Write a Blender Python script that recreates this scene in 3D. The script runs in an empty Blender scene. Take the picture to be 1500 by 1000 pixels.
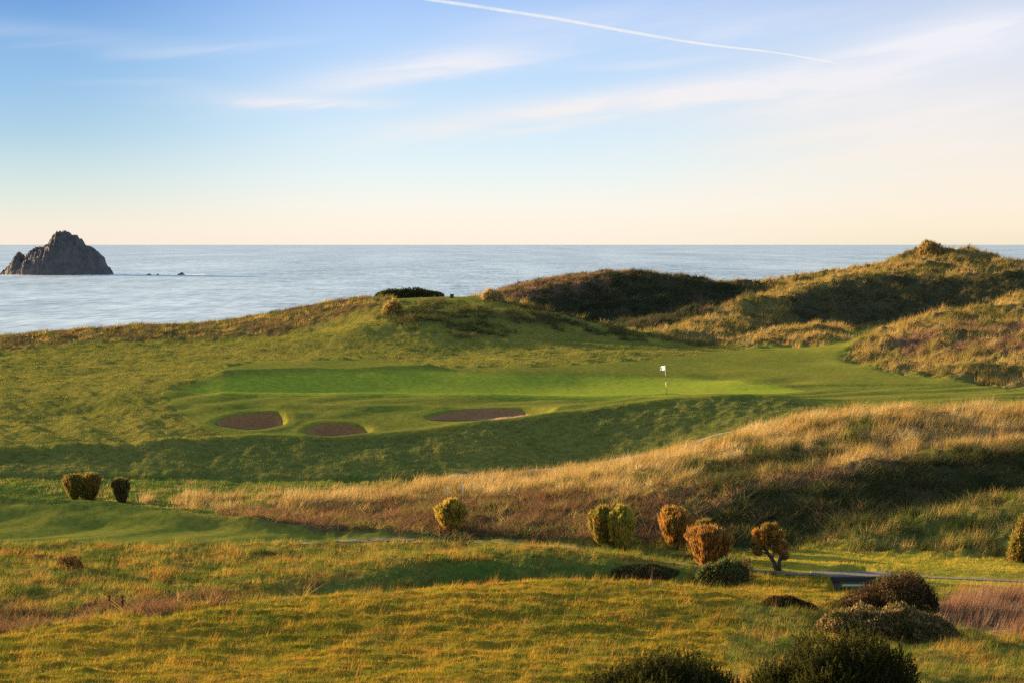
import bpy, math, random
import numpy as np
from mathutils import Vector

random.seed(7)
R0 = np.random.default_rng(11)
F = 2917.0                      # focal length in photo pixels (70 mm on a 36 mm sensor, 1500 px)
H = 40.0                        # camera height above the sea
PIT = math.atan(143.0 / F)
CP, SP = math.cos(PIT), math.sin(PIT)
COL = bpy.context.scene.collection
EXPO = 2.42
SUN_AZ, SUN_EL = math.radians(58), math.radians(9.6)      # degrees left of the view axis
SUN = np.array([-math.cos(SUN_EL) * math.sin(SUN_AZ), math.cos(SUN_EL) * math.cos(SUN_AZ), math.sin(SUN_EL)])

# ------------------------------------------------------------------ surveying helpers
def P(u, v, Y):
    a = (u - 750) / F; b = (500 - v) / F
    dy = CP + b * SP; s = Y / dy
    return (a * s, Y, H + (-SP + b * CP) * s)
def D(u, drop, Y):
    return ((u - 750) / F * Y, Y, H - drop)
def project(x, y, z):
    dz = z - H
    dep = np.maximum(y * CP - dz * SP, 0.5); up = y * SP + dz * CP
    return 750 + F * x / dep, 500 - F * up / dep
def lin(h):
    h = h.lstrip('#')
    c = [int(h[i:i + 2], 16) / 255 for i in (0, 2, 4)]
    return tuple(x / 12.92 if x <= 0.04045 else ((x + 0.055) / 1.055) ** 2.4 for x in c)
def sstep(a, b, x):
    t = np.clip((x - a) / (b - a), 0, 1)
    return t * t * (3 - 2 * t)

# ------------------------------------------------------------------ noise
def perlin(x, y, seed=0):
    r = np.random.default_rng(seed)
    perm = r.permutation(256); ang = r.random(256) * 2 * np.pi
    gx, gy = np.cos(ang), np.sin(ang)
    xi = np.floor(x).astype(np.int64); yi = np.floor(y).astype(np.int64)
    xf, yf = x - xi, y - yi
    def g(ix, iy, dx, dy):
        h = perm[(perm[ix & 255] + iy) & 255]
        return gx[h] * dx + gy[h] * dy
    u = xf ** 3 * (xf * (xf * 6 - 15) + 10); v = yf ** 3 * (yf * (yf * 6 - 15) + 10)
    a = g(xi, yi, xf, yf); b = g(xi + 1, yi, xf - 1, yf)
    c = g(xi, yi + 1, xf, yf - 1); d = g(xi + 1, yi + 1, xf - 1, yf - 1)
    return (a + u * (b - a) + v * ((c + u * (d - c)) - (a + u * (b - a)))) * 1.5
def fbm(x, y, seed=0, octv=4, gain=0.5):
    s = 0; a = 1
    for i in range(octv):
        s = s + a * perlin(x * 2 ** i + 17.3 * i, y * 2 ** i - 9.1 * i, seed + i); a *= gain
    return s

# ------------------------------------------------------------------ survey lines of the land
LINES = []
def L(*pts): LINES.append(('P', pts))
def LD(*pts): LINES.append(('D', pts))
# foreground lawn
LD((-2600, 12.2, 45), (0, 12.3, 45), (750, 12.2, 45), (1500, 12.8, 45), (3600, 12.5, 45))
L((-200, 1003, 61.5), (0, 1003, 62), (750, 1003, 62), (1100, 1003, 63.5), (1500, 1003, 65), (1700, 1003, 65))
L((-200, 955, 68.5), (0, 965, 67), (400, 945, 70), (750, 925, 72.5), (1100, 925, 74), (1400, 940, 74.5), (1600, 940, 74.5))
L((-200, 950, 69), (0, 925, 72), (150, 905, 74.5), (300, 888, 77), (450, 874, 80), (600, 865, 82.5), (700, 860, 84),
  (800, 858, 85.5), (900, 858, 86), (1000, 859, 86), (1100, 867, 85), (1200, 882, 83), (1350, 897, 82), (1500, 905, 81), (1700, 905, 81))
# ditch behind it, its far bank and the rough meadow
LD((-250, 15.6, 75), (0, 15.5, 78.5), (150, 15.5, 81.5), (300, 15.7, 84), (450, 16.0, 86.5), (600, 16.8, 88.3), (700, 17.3, 90.3),
   (800, 17.4, 91.2), (900, 17.4, 91.6), (1000, 17.0, 91.4), (1060, 16.2, 90.8), (1120, 15.75, 90), (1200, 15.72, 89.5), (1250, 15.7, 89.5))
L((0, 880, 86.5), (150, 872, 88), (300, 862, 89.5), (450, 853, 91), (520, 845, 91.5), (600, 832, 92.6), (700, 820, 95), (800, 821, 95.3), (900, 824, 95.3), (1000, 833, 94.8))
L((-200, 805, 101), (0, 803, 102.5), (200, 803, 102.5), (400, 798, 103.7), (520, 797, 104.2))
L((0, 840, 94), (200, 835, 95), (400, 825, 97.5), (550, 815, 99.5))
# left fairway hump
L((-250, 775, 110), (0, 768, 111.5), (150, 772, 110), (300, 779, 108.5), (450, 786, 106.8))
L((-250, 716, 119), (0, 727, 117.5), (100, 734, 115.5), (200, 744, 113), (300, 756, 111), (400, 767, 109.3), (500, 777, 107.6), (600, 785, 106.3))
LD((-250, 15.95, 127), (0, 15.95, 124), (200, 15.95, 121), (400, 15.95, 116), (500, 15.95, 113))
L((640, 792, 105.5), (780, 799, 104), (900, 813, 101), (1000, 827, 98), (1080, 833, 97), (1200, 838, 96), (1300, 842, 95.4), (1400, 846, 94.4), (1500, 850, 93.5), (1700, 856, 92.5))
# valley strip, foot of the bank, rim of the green complex
L((0, 710, 131.6), (300, 711, 131.4), (560, 712, 131.0))
L((-300, 705, 133), (0, 698, 135), (200, 699, 135), (400, 701, 134.8), (560, 701, 134.8), (650, 697, 135.6), (750, 690, 136.8), (850, 680, 138),
  (950, 662, 138.6), (1000, 650, 139), (1080, 627, 140), (1180, 607, 141), (1260, 602, 141.2), (1400, 601, 141.3), (1500, 602, 141.5), (1700, 602, 141.5))

L((-300, 672, 140), (0, 660, 141.3), (150, 655, 142.2), (300, 646, 143.2), (380, 641, 143.7), (500, 645, 143.2), (560, 640, 143.6), (700, 623, 144.8),
  (800, 611, 145.8), (900, 598, 147), (1000, 586, 148.2), (1080, 581, 149), (1150, 587, 148.4), (1230, 597, 146.5))
# apron, green, back lip
L((245, 590, 155.5), (330, 585, 156), (500, 591, 154.3), (650, 593, 154.8), (800, 591, 156), (880, 589, 156.6))
L((180, 575, 160), (250, 575, 159), (330, 578, 158.3), (500, 579, 158.3), (650, 580, 159), (800, 582, 159.7), (900, 582.5, 160), (976, 579, 161), (1060, 575, 162), (1130, 571, 162.5))
LD((300, 12.35, 164), (500, 12.45, 164), (650, 12.5, 164.5), (800, 12.5, 165), (900, 12.38, 165), (1000, 12.05, 166.5), (1100, 11.55, 168))
L((330, 562, 166), (450, 561, 167.5), (600, 562, 168), (750, 564, 168.5), (860, 566, 169))
L((330, 546, 169), (450, 542, 171), (550, 541, 172), (620, 538, 174))
LD((400, 11.25, 175), (480, 11.35, 177), (570, 11.2, 178))
L((330, 533, 184), (450, 527, 187), (560, 527, 187))
L((750, 546, 172), (900, 549, 173.5), (1060, 556, 174), (1150, 562, 170))
# left hillside and coastal ridge
L((-300, 620, 152), (0, 610, 155), (120, 605, 156.5))
L((-300, 560, 178), (0, 550, 182), (200, 545, 184))
L((-300, 520, 205), (0, 512, 211), (200, 503, 213), (300, 500, 213), (400, 491, 213), (500, 478, 212))
L((-300, 502, 224), (0, 494, 230), (100, 484, 230), (200, 478, 231), (300, 474, 232), (400, 461, 233), (450, 452, 233), (500, 441, 232), (545, 434, 231), (590, 438, 230))
LD((-300, 13.2, 240), (0, 13.4, 246), (200, 12.4, 246), (300, 11.6, 246), (400, 10.8, 246), (500, 9.2, 245), (560, 8.4, 245))
LD((-300, 22, 275), (0, 22, 280), (300, 21, 280), (560, 17, 275))
LD((560, 7.6, 245), (660, 7.4, 246), (705, 7.6, 246))
LD((700, 8.5, 290), (750, 8, 300), (850, 6.5, 305), (950, 6.5, 306), (1085, 7.5, 308))
LD((1150, 7.2, 322), (1260, 6.0, 324), (1345, 4, 325), (1450, 4.2, 327), (1700, 6.5, 330))
# tee mound
L((590, 438.5, 221), (660, 438.5, 221), (712, 438.5, 221))
L((600, 436.5, 232), (660, 436.5, 234), (705, 436.5, 233))
L((540, 452, 214), (600, 455, 212), (680, 455, 212), (740, 458, 212))
L((520, 480, 203), (600, 480, 203), (700, 480, 205), (800, 485, 207))
L((450, 512, 199), (600, 515, 193), (700, 513, 194), (800, 511, 196), (900, 516, 193), (1000, 524, 190))
L((720, 438, 224), (780, 453, 222), (850, 471, 219.5), (920, 488, 215), (960, 498, 211.5))
LD((760, 9.3, 243), (850, 10.7, 243), (920, 11.0, 237))
# dark scrub dune
LD((740, 9.0, 256), (850, 10.7, 263), (950, 11.0, 264), (1020, 10.3, 264))
L((690, 437, 262), (750, 423, 275), (800, 413, 282), (850, 406, 287), (900, 404, 288), (950, 407, 289), (1000, 410, 290), (1050, 415, 291), (1085, 420, 291))
# lit marram ridge and the dark face right of it
L((935, 488, 230), (1000, 468, 244), (1090, 442, 257), (1180, 422, 269), (1250, 408, 279), (1330, 401, 288), (1400, 402, 290))
LD((1060, 8.9, 275), (1150, 7.6, 288))
L((1090, 419, 300), (1150, 412, 303), (1200, 405, 305), (1260, 397, 306), (1300, 391, 307), (1325, 381, 308), (1345, 370, 309), (1365, 367, 309), (1400, 369, 310), (1450, 376, 311), (1500, 392, 312), (1700, 404, 312))
L((1180, 478, 250), (1250, 479, 253), (1310, 474, 256), (1370, 455, 262), (1450, 436, 268), (1500, 428, 270))
L((1050, 498, 221), (1100, 493, 225), (1150, 488, 228), (1200, 484, 231), (1235, 483, 233))
LD((1060, 10.55, 232), (1140, 10.7, 240), (1200, 11.0, 243))
L((1000, 507, 212), (1100, 507, 212), (1180, 505, 213))
# right dune
L((1243, 520, 191), (1270, 505, 196.5), (1300, 493, 202), (1350, 473, 210), (1420, 453, 216), (1500, 439, 222), (1700, 430, 226))
LD((1300, 11.1, 224), (1400, 10.2, 240), (1500, 9.2, 246), (1700, 8.5, 248))
L((1350, 517, 189), (1420, 497, 194), (1500, 484, 199))
L((1250, 533, 184), (1350, 552, 172), (1420, 560, 168), (1500, 572, 163), (1700, 575, 162))
# flat approach
L((1000, 540, 180), (1200, 560, 168), (1250, 545, 176), (1200, 530, 189), (1215, 510, 211), (1255, 488, 246))
L((1230, 585, 153), (1300, 587, 151), (1400, 588, 150), (1500, 590, 149), (1700, 590, 149))
# golden dune in the middle distance
L((1700, 604, 130.5), (1500, 607, 130.5), (1400, 608, 130.7), (1300, 607, 131), (1200, 613, 131.5), (1100, 636, 131.5), (1000, 662, 131.5), (900, 684, 131.2),
  (800, 699, 130.8), (700, 709, 130.4), (600, 718, 128.5), (500, 727, 125.5), (400, 737, 120.5))
L((1150, 660, 123.5), (1050, 675, 122), (1250, 640, 125), (1400, 635, 126), (1500, 632, 126.5))
L((1100, 692, 116.8), (1000, 702, 117), (900, 722, 117), (800, 742, 114.8), (700, 752, 113), (600, 757, 112.8), (500, 762, 112))
LD((1060, 13.95, 118), (1130, 13.8, 119.5), (1200, 13.4, 121), (1300, 12.7, 122.5), (1400, 12.45, 123.5), (1500, 12.2, 124.5), (1700, 12, 124.5))
L((1020, 742, 110), (1080, 717, 112), (1150, 706, 113.5), (1200, 696, 114.6), (1250, 681, 115.6), (1290, 673, 116.6), (1350, 671, 117.2), (1400, 670, 117.6), (1500, 661, 118.5), (1700, 652, 119))
LD((1060, 15.5, 107.2), (1120, 15.35, 108), (1200, 15.2, 108.8), (1280, 15.1, 110), (1350, 14.95, 111), (1430, 14.6, 112.5), (1520, 14.3, 113.5), (1700, 14.1, 114))
L((1000, 801, 104.3), (1100, 797, 105), (1200, 796, 105))
L((1250, 785, 105), (1330, 765, 105.6), (1420, 748, 106.6), (1500, 730, 107.6), (1700, 717, 108.5))
L((1200, 800, 103.3), (1300, 804, 102.3), (1400, 809, 101.3), (1500, 816, 100), (1700, 824, 99))
L((580, 783, 107.2), (700, 788, 106.3), (800, 793, 105), (900, 802, 102.8), (980, 812, 100.8))
L((1100, 814, 100.5), (1300, 822, 99), (1500, 832, 97))
L((1090, 850, 94), (1150, 853, 93.2), (1200, 855, 92.8), (1320, 862, 90.5), (1420, 864, 90), (1520, 866, 89.5), (1700, 868, 89.2))
# the hill the camera stands on and the land beside the picture
for u, o in ((-2600, 0), (-600, 0), (750, 0), (2100, 0), (4100, 0)):
    LD((u, 1.75, 3), (u, 4.6, 18), (u, 9.2, 32))
for u in (-1100, -2300):
    LD((u, 13.8, 62), (u, 14.6, 80), (u, 14.9, 95), (u, 14.6, 115), (u, 14.2, 135), (u, 13, 160), (u, 11.6, 190), (u, 10.8, 220))
for u in (2300, 3600):
    LD((u, 14, 62), (u, 14.8, 82), (u, 14.5, 98), (u, 12.8, 110), (u, 11.0, 130), (u, 11.2, 150), (u, 9.5, 180), (u, 7, 220), (u, 7, 250), (u, 4, 300))

C = []
for kind, pts in LINES:
    conv = P if kind == 'P' else D
    for i in range(len(pts) - 1):
        a, b = np.array(pts[i], float), np.array(pts[i + 1], float)
        n = max(1, int(abs(b[0] - a[0]) * min(a[2], b[2]) / F / 3.2)) if max(abs(a[0] - 750), abs(b[0] - 750)) < 1100 else 1
        for k in range(n):
            C.append(conv(*(a + (b - a) * k / n)))
    C.append(conv(*pts[-1]))
for yy0, dd0 in ((330, 30), (360, 38), (420, 50), (520, 54)):
    for uu0 in (-2600, -1100, -300, 200, 700): C.append(D(uu0, dd0, yy0 + 0))
for yy0, dd0 in ((370, 22), (420, 46), (520, 54)):
    for uu0 in (1000, 1400, 2000, 3600): C.append(D(uu0, dd0, yy0))
C = np.array(C)
_key = np.round(C[:, :2] / 0.8).astype(int)
_, _ix = np.unique(_key, axis=0, return_index=True)
C = C[_ix]
CQ = 1.2
def _fit():
    d = np.sqrt(((C[:, None, :2] - C[None, :, :2]) ** 2).sum(-1) + CQ * CQ)
    n = len(C)
    A = np.zeros((n + 3, n + 3)); A[:n, :n] = d - 0.18 * np.eye(n)
    A[:n, n] = 1; A[:n, n + 1:] = C[:, :2] / 100; A[n:, :n] = A[:n, n:].T
    return np.linalg.solve(A, np.concatenate([C[:, 2], np.zeros(3)]))
W = _fit()
def rbf(x, y):
    out = np.empty(x.size, np.float32); n = len(C)
    cx, cy, w = C[:, 0].astype(np.float32), C[:, 1].astype(np.float32), W[:n].astype(np.float32)
    xf, yf = x.ravel().astype(np.float32), y.ravel().astype(np.float32)
    for s in range(0, xf.size, 20000):
        e = slice(s, s + 20000)
        d = (xf[e, None] - cx) ** 2; d += (yf[e, None] - cy) ** 2; d += CQ * CQ
        np.sqrt(d, out=d)
        out[e] = d @ w
    return (out + W[n] + W[n + 1] * xf / 100 + W[n + 2] * yf / 100).reshape(x.shape).astype(float)

# ------------------------------------------------------------------ the land as one sheet
T = np.concatenate([np.linspace(-1.7, -0.30, 60)[:-1], np.linspace(-0.30, 0.30, 900), np.linspace(0.30, 1.7, 60)[1:]])
YO = 6.0
rows = [np.linspace(-5, 40, 40)[:-1]]
y = 40.0; rr = []
while y < 335:
    rr.append(y); y += (0.0026 * y + 0.02) * (.33 if 142.5 < y < 153.5 else .6 if 150 < y < 164 else 1)
rows.append(np.array(rr)); rows.append(np.linspace(336, 520, 60))
YR = np.concatenate(rows)
XX = T[None, :] * (YR[:, None] + YO); YY = np.repeat(YR[:, None], len(T), 1)
Z = rbf(XX, YY)

def seg_dist(x, y, pts):
    best = np.full(x.shape, 1e9)
    for (ax, ay), (bx, by) in zip(pts[:-1], pts[1:]):
        dx, dy = bx - ax, by - ay; l2 = dx * dx + dy * dy
        t = np.clip(((x - ax) * dx + (y - ay) * dy) / l2, 0, 1)
        best = np.minimum(best, np.hypot(x - ax - t * dx, y - ay - t * dy))
    return best
def ridge(pts, h, w):
    global Z
    p = [P(*q)[:2] for q in pts]
    m = (YY > min(q[1] for q in p) - 6 * w) & (YY < max(q[1] for q in p) + 6 * w) & (np.abs(XX) < 80)
    Z[m] += h * np.exp(-(seg_dist(XX[m], YY[m], p) / w) ** 2)
ridge([(330, 546, 169.5), (450, 542, 171.3), (550, 541, 172.5), (620, 538, 174.5)], 0.26, 1.0)
for pl, h_, w_ in (([(-80, 741, 114.5), (100, 747, 113.3), (220, 753, 111.8), (340, 763, 109.8), (460, 774, 108.2), (560, 783, 106.8)], .26, 1.0), ([(80, 757, 111.8), (250, 764, 110.4), (400, 773, 108.6), (520, 781, 107.2)], .20, .8), ([(-200, 729, 117.2), (-60, 730, 116.8), (70, 736, 115.7)], .2, .9),
                   ([(420, 600, 153.4), (520, 603, 152.6), (640, 602, 153)], .14, 1.0), ([(255, 590, 154.6), (340, 598, 153.2)], .14, 1.0), ([(400, 605, 151), (440, 611, 150.2)], .14, .8), ([(800, 607, 148.5), (850, 600, 150), (940, 592, 152)], .16, 1.0)):
    ridge(pl, h_, w_)
ridge([(330, 578, 158.5), (500, 579, 158.6), (650, 580, 159.2), (800, 582, 159.8), (900, 582.5, 160.2), (976, 579.5, 161)], 0.22, 1.0)
ridge([(-300, 672, 140.2), (0, 660, 141.5), (150, 655, 142.3), (300, 646, 143.3), (380, 641, 143.8), (500, 645, 143.4), (560, 640, 143.8), (700, 623, 145), (800, 611, 146), (900, 598, 147.2), (1000, 586, 148.4), (1080, 581, 149.2), (1150, 587, 148.6), (1230, 597, 146.7)], 0.22, 0.8)
ridge([(-300, 704, 133.5), (0, 697, 135), (200, 698, 135), (400, 700, 134.8), (560, 700, 134.8), (640, 698, 135.2)], -0.45, 0.7)
ridge([(1075, 826, 98.3), (1200, 828, 98), (1300, 832, 97.2), (1400, 836, 96.4), (1520, 842, 95.2)], 0.10, 0.9)

# ------------------------------------------------------------------ zones, traced on the land
U, V = project(XX, YY, Z)
NU = U + 16 * fbm(XX * 0.45, YY * 0.45, 3, 4, .6); NV = V + 5 * fbm(XX * 0.45, YY * 0.35, 9, 4, .6)
def inpoly(u, v, poly):
    c = np.zeros(u.shape, bool); n = len(poly)
    for i in range(n):
        x1, y1 = poly[i]; x2, y2 = poly[(i + 1) % n]
        if y1 == y2: continue
        c ^= ((y1 > v) != (y2 > v)) & (u < (x2 - x1) * (v - y1) / (y2 - y1) + x1)
    return c
(HILL, LAWN, MEADOW, FAIR, GREEN, SLOPE, VALLEY, COAST, SCRUB, MARRAM, GOLD, BRACK, DUNEDARK, LOWRIDGE, HOLLOW, REED, DITCH, DARKFACE, SEMI, BROWN, FAIRLIT) = range(21)
ZN = np.full(XX.shape, HILL, np.int8)
MOT = fbm(XX / 2.6, YY / 3.6, 87, 4, .6)
def zone(z, poly, y0, y1, rough=True, thr=-9.0):
    m = (YY > y0) & (YY < y1)
    ii = np.where(m)
    a, b = (NU, NV) if rough else (U, V)
    k = inpoly(a[ii], b[ii], poly) & (MOT[ii] > thr)
    ZN[ii[0][k], ii[1][k]] = z
ZN[YY < 105] = MEADOW
ZN[YY < 74] = LAWN
zone(LAWN, [(-900, 1010), (-300, 968), (0, 925), (150, 905), (300, 888), (450, 872), (600, 860), (700, 853), (800, 847), (900, 847), (1000, 851), (1090, 862), (1130, 885), (1060, 1010), (1060, 4000), (-900, 4000)], 30, 87.5)
zone(MEADOW, [(1060, 1010), (1080, 880), (1200, 850), (2200, 850), (2200, 4000), (1000, 4000)], 30, 94)
zone(DITCH, [(-300, 935), (0, 895), (100, 900), (170, 880), (330, 872), (330, 886), (150, 904), (0, 924), (-300, 960)], 72, 90)
zone(DITCH, [(440, 872), (450, 852), (540, 848), (560, 864)], 78, 95)
zone(VALLEY, [(400, 873), (480, 851), (600, 832), (700, 820), (800, 821), (900, 824), (1000, 833), (1010, 850), (900, 848), (800, 846), (700, 851), (600, 858), (450, 873)], 86, 96.5)
zone(VALLEY, [(-900, 690), (0, 692), (560, 697), (640, 700), (560, 715), (420, 735), (330, 758), (0, 722), (-900, 700)], 112, 138)
zone(FAIR, [(-900, 716), (0, 727), (100, 734), (200, 743), (300, 755), (400, 767), (500, 777), (640, 786), (780, 793), (900, 806), (1000, 820), (1000, 824), (880, 808), (780, 799), (640, 793), (450, 794), (300, 797), (0, 797), (-900, 800)], 95, 128)
zone(SEMI, [(-900, 712), (0, 716), (100, 724), (200, 736), (300, 750), (380, 763), (300, 757), (200, 748), (100, 741), (0, 738), (-900, 730)], 112, 130)
zone(FAIRLIT, [(1060, 818), (1090, 808), (1200, 803), (1300, 805), (1400, 810), (1480, 817), (1700, 826), (1900, 870), (1500, 866), (1380, 862), (1310, 848), (1200, 846), (1080, 838)], 86, 105)  # fairway turf again, its low sunlight painted in as gold
zone(LAWN, [(1000, 852), (1100, 842), (1230, 846), (1250, 862), (1200, 890), (1100, 905), (1000, 880)], 80, 98)
zone(SLOPE, [(-900, 690), (-900, 672), (0, 660), (150, 655), (300, 646), (380, 641), (500, 645), (560, 640), (700, 623), (800, 611), (900, 598), (1000, 586), (1080, 580), (1150, 586), (1230, 597), (1260, 603), (1180, 608), (1080, 630), (950, 665), (850, 684), (750, 694), (560, 704), (0, 702)], 134.5, 150)
zone(FAIR, [(236, 575), (250, 592), (275, 612), (305, 630), (340, 641), (380, 640), (500, 644), (560, 639), (700, 622), (800, 610), (900, 597), (1000, 585), (1080, 579), (1150, 586), (1230, 597), (1260, 601), (2300, 603), (2300, 574), (1500, 570), (1400, 556), (1330, 547), (1255, 530), (1243, 515), (1262, 495), (1290, 484), (1250, 484), (1232, 500), (1190, 507), (1080, 512), (960, 525), (800, 536), (640, 538), (560, 526), (380, 528), (330, 537), (290, 556)], 140.5, 262, False)
zone(GREEN, [(262, 573), (300, 561), (350, 550), (450, 543), (560, 542), (620, 541), (700, 547), (850, 551), (1000, 553), (1080, 557), (1150, 566), (1190, 572), (1150, 577), (1060, 577), (976, 581), (900, 584.5), (800, 584), (650, 582), (500, 581), (380, 580), (300, 578)], 156, 188, False)
zone(COAST, [(-900, 505), (0, 513), (100, 501), (200, 496), (350, 493), (420, 488), (480, 468), (530, 452), (600, 438), (640, 436), (640, 300), (-900, 300)], 203, 600)
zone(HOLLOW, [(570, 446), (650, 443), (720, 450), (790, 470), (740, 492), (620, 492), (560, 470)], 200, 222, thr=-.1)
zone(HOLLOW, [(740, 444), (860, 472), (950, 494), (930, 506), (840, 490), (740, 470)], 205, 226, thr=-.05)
zone(FAIR, [(572, 432), (640, 431), (716, 434), (714, 443), (640, 442), (580, 442)], 219, 236, False)
zone(MARRAM, [(930, 482), (1000, 500), (1100, 508), (1190, 506), (1236, 498), (1245, 484), (1300, 478), (1400, 458), (1500, 440), (2300, 430), (2300, 300), (640, 300), (690, 434), (760, 444), (860, 470)], 205, 600)
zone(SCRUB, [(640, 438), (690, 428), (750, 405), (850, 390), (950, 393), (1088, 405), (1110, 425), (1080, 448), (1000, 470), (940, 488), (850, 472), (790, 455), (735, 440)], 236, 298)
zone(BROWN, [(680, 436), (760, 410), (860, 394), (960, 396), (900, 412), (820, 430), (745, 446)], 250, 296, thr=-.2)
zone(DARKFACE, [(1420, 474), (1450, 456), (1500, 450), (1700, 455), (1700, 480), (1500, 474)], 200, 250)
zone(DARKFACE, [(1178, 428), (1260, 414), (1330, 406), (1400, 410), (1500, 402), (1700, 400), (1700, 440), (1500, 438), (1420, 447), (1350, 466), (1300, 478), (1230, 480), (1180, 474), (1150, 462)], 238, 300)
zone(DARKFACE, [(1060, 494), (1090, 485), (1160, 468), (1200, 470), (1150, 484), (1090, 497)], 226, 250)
zone(MARRAM, [(1240, 518), (1262, 498), (1300, 486), (1350, 466), (1420, 446), (1500, 432), (2300, 425), (2300, 574), (1500, 569), (1400, 555), (1330, 546), (1258, 530)], 158, 260)
zone(BROWN, [(1300, 500), (1360, 484), (1440, 474), (1560, 468), (1700, 480), (1700, 520), (1480, 524), (1340, 520)], 170, 222, thr=-.12)
zone(GOLD, [(380, 742), (400, 730), (500, 720), (600, 711), (700, 701), (800, 691), (900, 676), (1000, 654), (1100, 628), (1200, 605), (1300, 599), (1500, 600), (2300, 590), (2300, 645), (1500, 652), (1400, 660), (1300, 662), (1200, 688), (1100, 703), (1040, 705), (980, 710), (900, 726), (800, 728), (700, 722), (600, 731), (500, 746), (420, 748)], 106, 136.4)
zone(GOLD, [(190, 735), (260, 722), (400, 728), (480, 722), (470, 748), (330, 752)], 112, 131, thr=.12)
zone(BRACK, [(320, 748), (420, 746), (500, 740), (600, 731), (720, 724), (900, 728), (1000, 708), (1060, 703), (1200, 690), (1290, 668), (1290, 690), (1150, 728), (1040, 750), (1000, 797), (850, 794), (700, 787), (590, 785), (560, 778), (460, 770), (350, 759)], 103, 125.5)
zone(BROWN, [(500, 745), (700, 712), (900, 690), (1000, 668), (1100, 650), (1250, 625), (1500, 612), (1900, 610), (1900, 640), (1500, 648), (1300, 655), (1100, 690), (900, 722), (700, 728)], 106, 134, thr=.30)
zone(LOWRIDGE, [(560, 735), (800, 706), (1000, 676), (1200, 630), (1300, 612), (1300, 650), (1100, 690), (900, 722)], 106, 134, thr=.38)
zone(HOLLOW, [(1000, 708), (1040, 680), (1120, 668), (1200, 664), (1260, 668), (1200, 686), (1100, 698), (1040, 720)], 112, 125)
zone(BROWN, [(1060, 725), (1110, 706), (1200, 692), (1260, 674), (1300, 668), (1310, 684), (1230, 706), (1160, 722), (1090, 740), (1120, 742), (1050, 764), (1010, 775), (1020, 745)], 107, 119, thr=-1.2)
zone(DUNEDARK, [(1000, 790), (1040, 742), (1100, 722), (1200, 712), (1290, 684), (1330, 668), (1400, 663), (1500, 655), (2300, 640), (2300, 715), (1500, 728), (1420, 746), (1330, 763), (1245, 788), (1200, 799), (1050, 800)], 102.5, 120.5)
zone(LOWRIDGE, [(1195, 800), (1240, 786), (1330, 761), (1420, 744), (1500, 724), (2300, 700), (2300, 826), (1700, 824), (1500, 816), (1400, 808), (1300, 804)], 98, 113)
zone(REED, [(1370, 885), (1440, 872), (1500, 868), (1900, 860), (1900, 935), (1560, 935), (1450, 925), (1370, 912)], 74, 89)

# bunkers: dug into the slope in front of the green
BUNK = []
for (u, v, Yc, rx, ry, dep) in ((372, 616, 148.7, 2.7, 2.7, 1.0), (495, 634, 145.8, 2.5, 2.1, 0.9), (724, 611, 149.2, 5.0, 3.5, 1.15)):
    x0, y0, _ = P(u, v, Yc)
    ang = np.arctan2(YY - y0, XX - x0)
    r = np.hypot((XX - x0) / rx, (YY - y0) / ry) * (1 + 0.05 * np.sin(3 * ang + u) + 0.03 * np.sin(5 * ang))
    m = r < 2.2
    rim_ = (r > .98) & (r < 1.08) & (YY < y0)
    fb, fa = np.polyfit(XX[rim_], Z[rim_], 1)
    zf = fa + fb * XX[m] - .44 * dep + .05 * fbm(XX[m] / 1.5, YY[m] / 1.5, 6, 2)
    Z[m] = Z[m] + (np.minimum(Z[m], zf) - Z[m]) * (1 - sstep(0.70, 1.02, r[m])) + 0.04 * np.exp(-((r[m] - 1.22) / 0.16) ** 2)
    BUNK.append((x0, y0, r, rx, ry))
# stream channel under the bridge
BX, BY, BZ = P(1249, 840, 95.4)
chan = [(BX + .15, 96.3), (BX, 95.4), (BX - 0.35, 93.4), (BX - 0.7, 91.4), (BX - 1.0, 89.8)]
mm = (YY > 86) & (YY < 107) & (np.abs(XX - BX) < 9)
dch = seg_dist(XX[mm], YY[mm], chan)
WATER_Z = H - 16.72
Z[mm] = np.minimum(Z[mm], WATER_Z - 0.25 + np.maximum(dch - 0.65, 0) * 2.2 + 0.02)

# micro relief by zone: (lump amplitude, lump size m, fine amplitude)
REL = {HILL: (.16, 5.0, .05), LAWN: (.16, 3.5, .06), MEADOW: (.30, 3.0, .12), FAIR: (.10, 7.0, .0), GREEN: (.05, 9.0, 0), SLOPE: (.26, 2.2, .09),
       VALLEY: (.16, 3.0, .08), COAST: (.32, 3.5, .15), SCRUB: (.8, 4.0, .4), MARRAM: (1.0, 4.0, .42), GOLD: (.35, 4.0, .15), BRACK: (.45, 3.0, .25),
       DUNEDARK: (.6, 3.2, .3), LOWRIDGE: (.6, 2.4, .3), HOLLOW: (.4, 3, .2), REED: (.15, 3, .1), DITCH: (.25, 2, .15), DARKFACE: (.8, 4.5, .3), SEMI: (.15, 3, .05), BROWN: (.5, 3, .25), FAIRLIT: (.10, 6, .02)}
def blur(a, n):
    for ax in (0, 1):
        for _ in range(2):
            c = np.cumsum(np.concatenate([np.repeat(np.take(a, [0], ax), n + 1, ax), a, np.repeat(np.take(a, [-1], ax), n, ax)], ax), ax)
            hi = np.take(c, np.arange(2 * n + 1, 2 * n + 1 + a.shape[ax]), ax); lo = np.take(c, np.arange(0, a.shape[ax]), ax)
            a = (hi - lo) / (2 * n + 1)
    return a
lumpA = np.zeros(XX.shape); fineA = np.zeros(XX.shape); isz = np.ones(XX.shape)
for z, (a, s, f) in REL.items():
    m = ZN == z
    lumpA[m] = a; fineA[m] = f; isz[m] = 1 / s
lumpA = blur(lumpA, 5); fineA = blur(fineA, 4)
near = YY > 20
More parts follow.
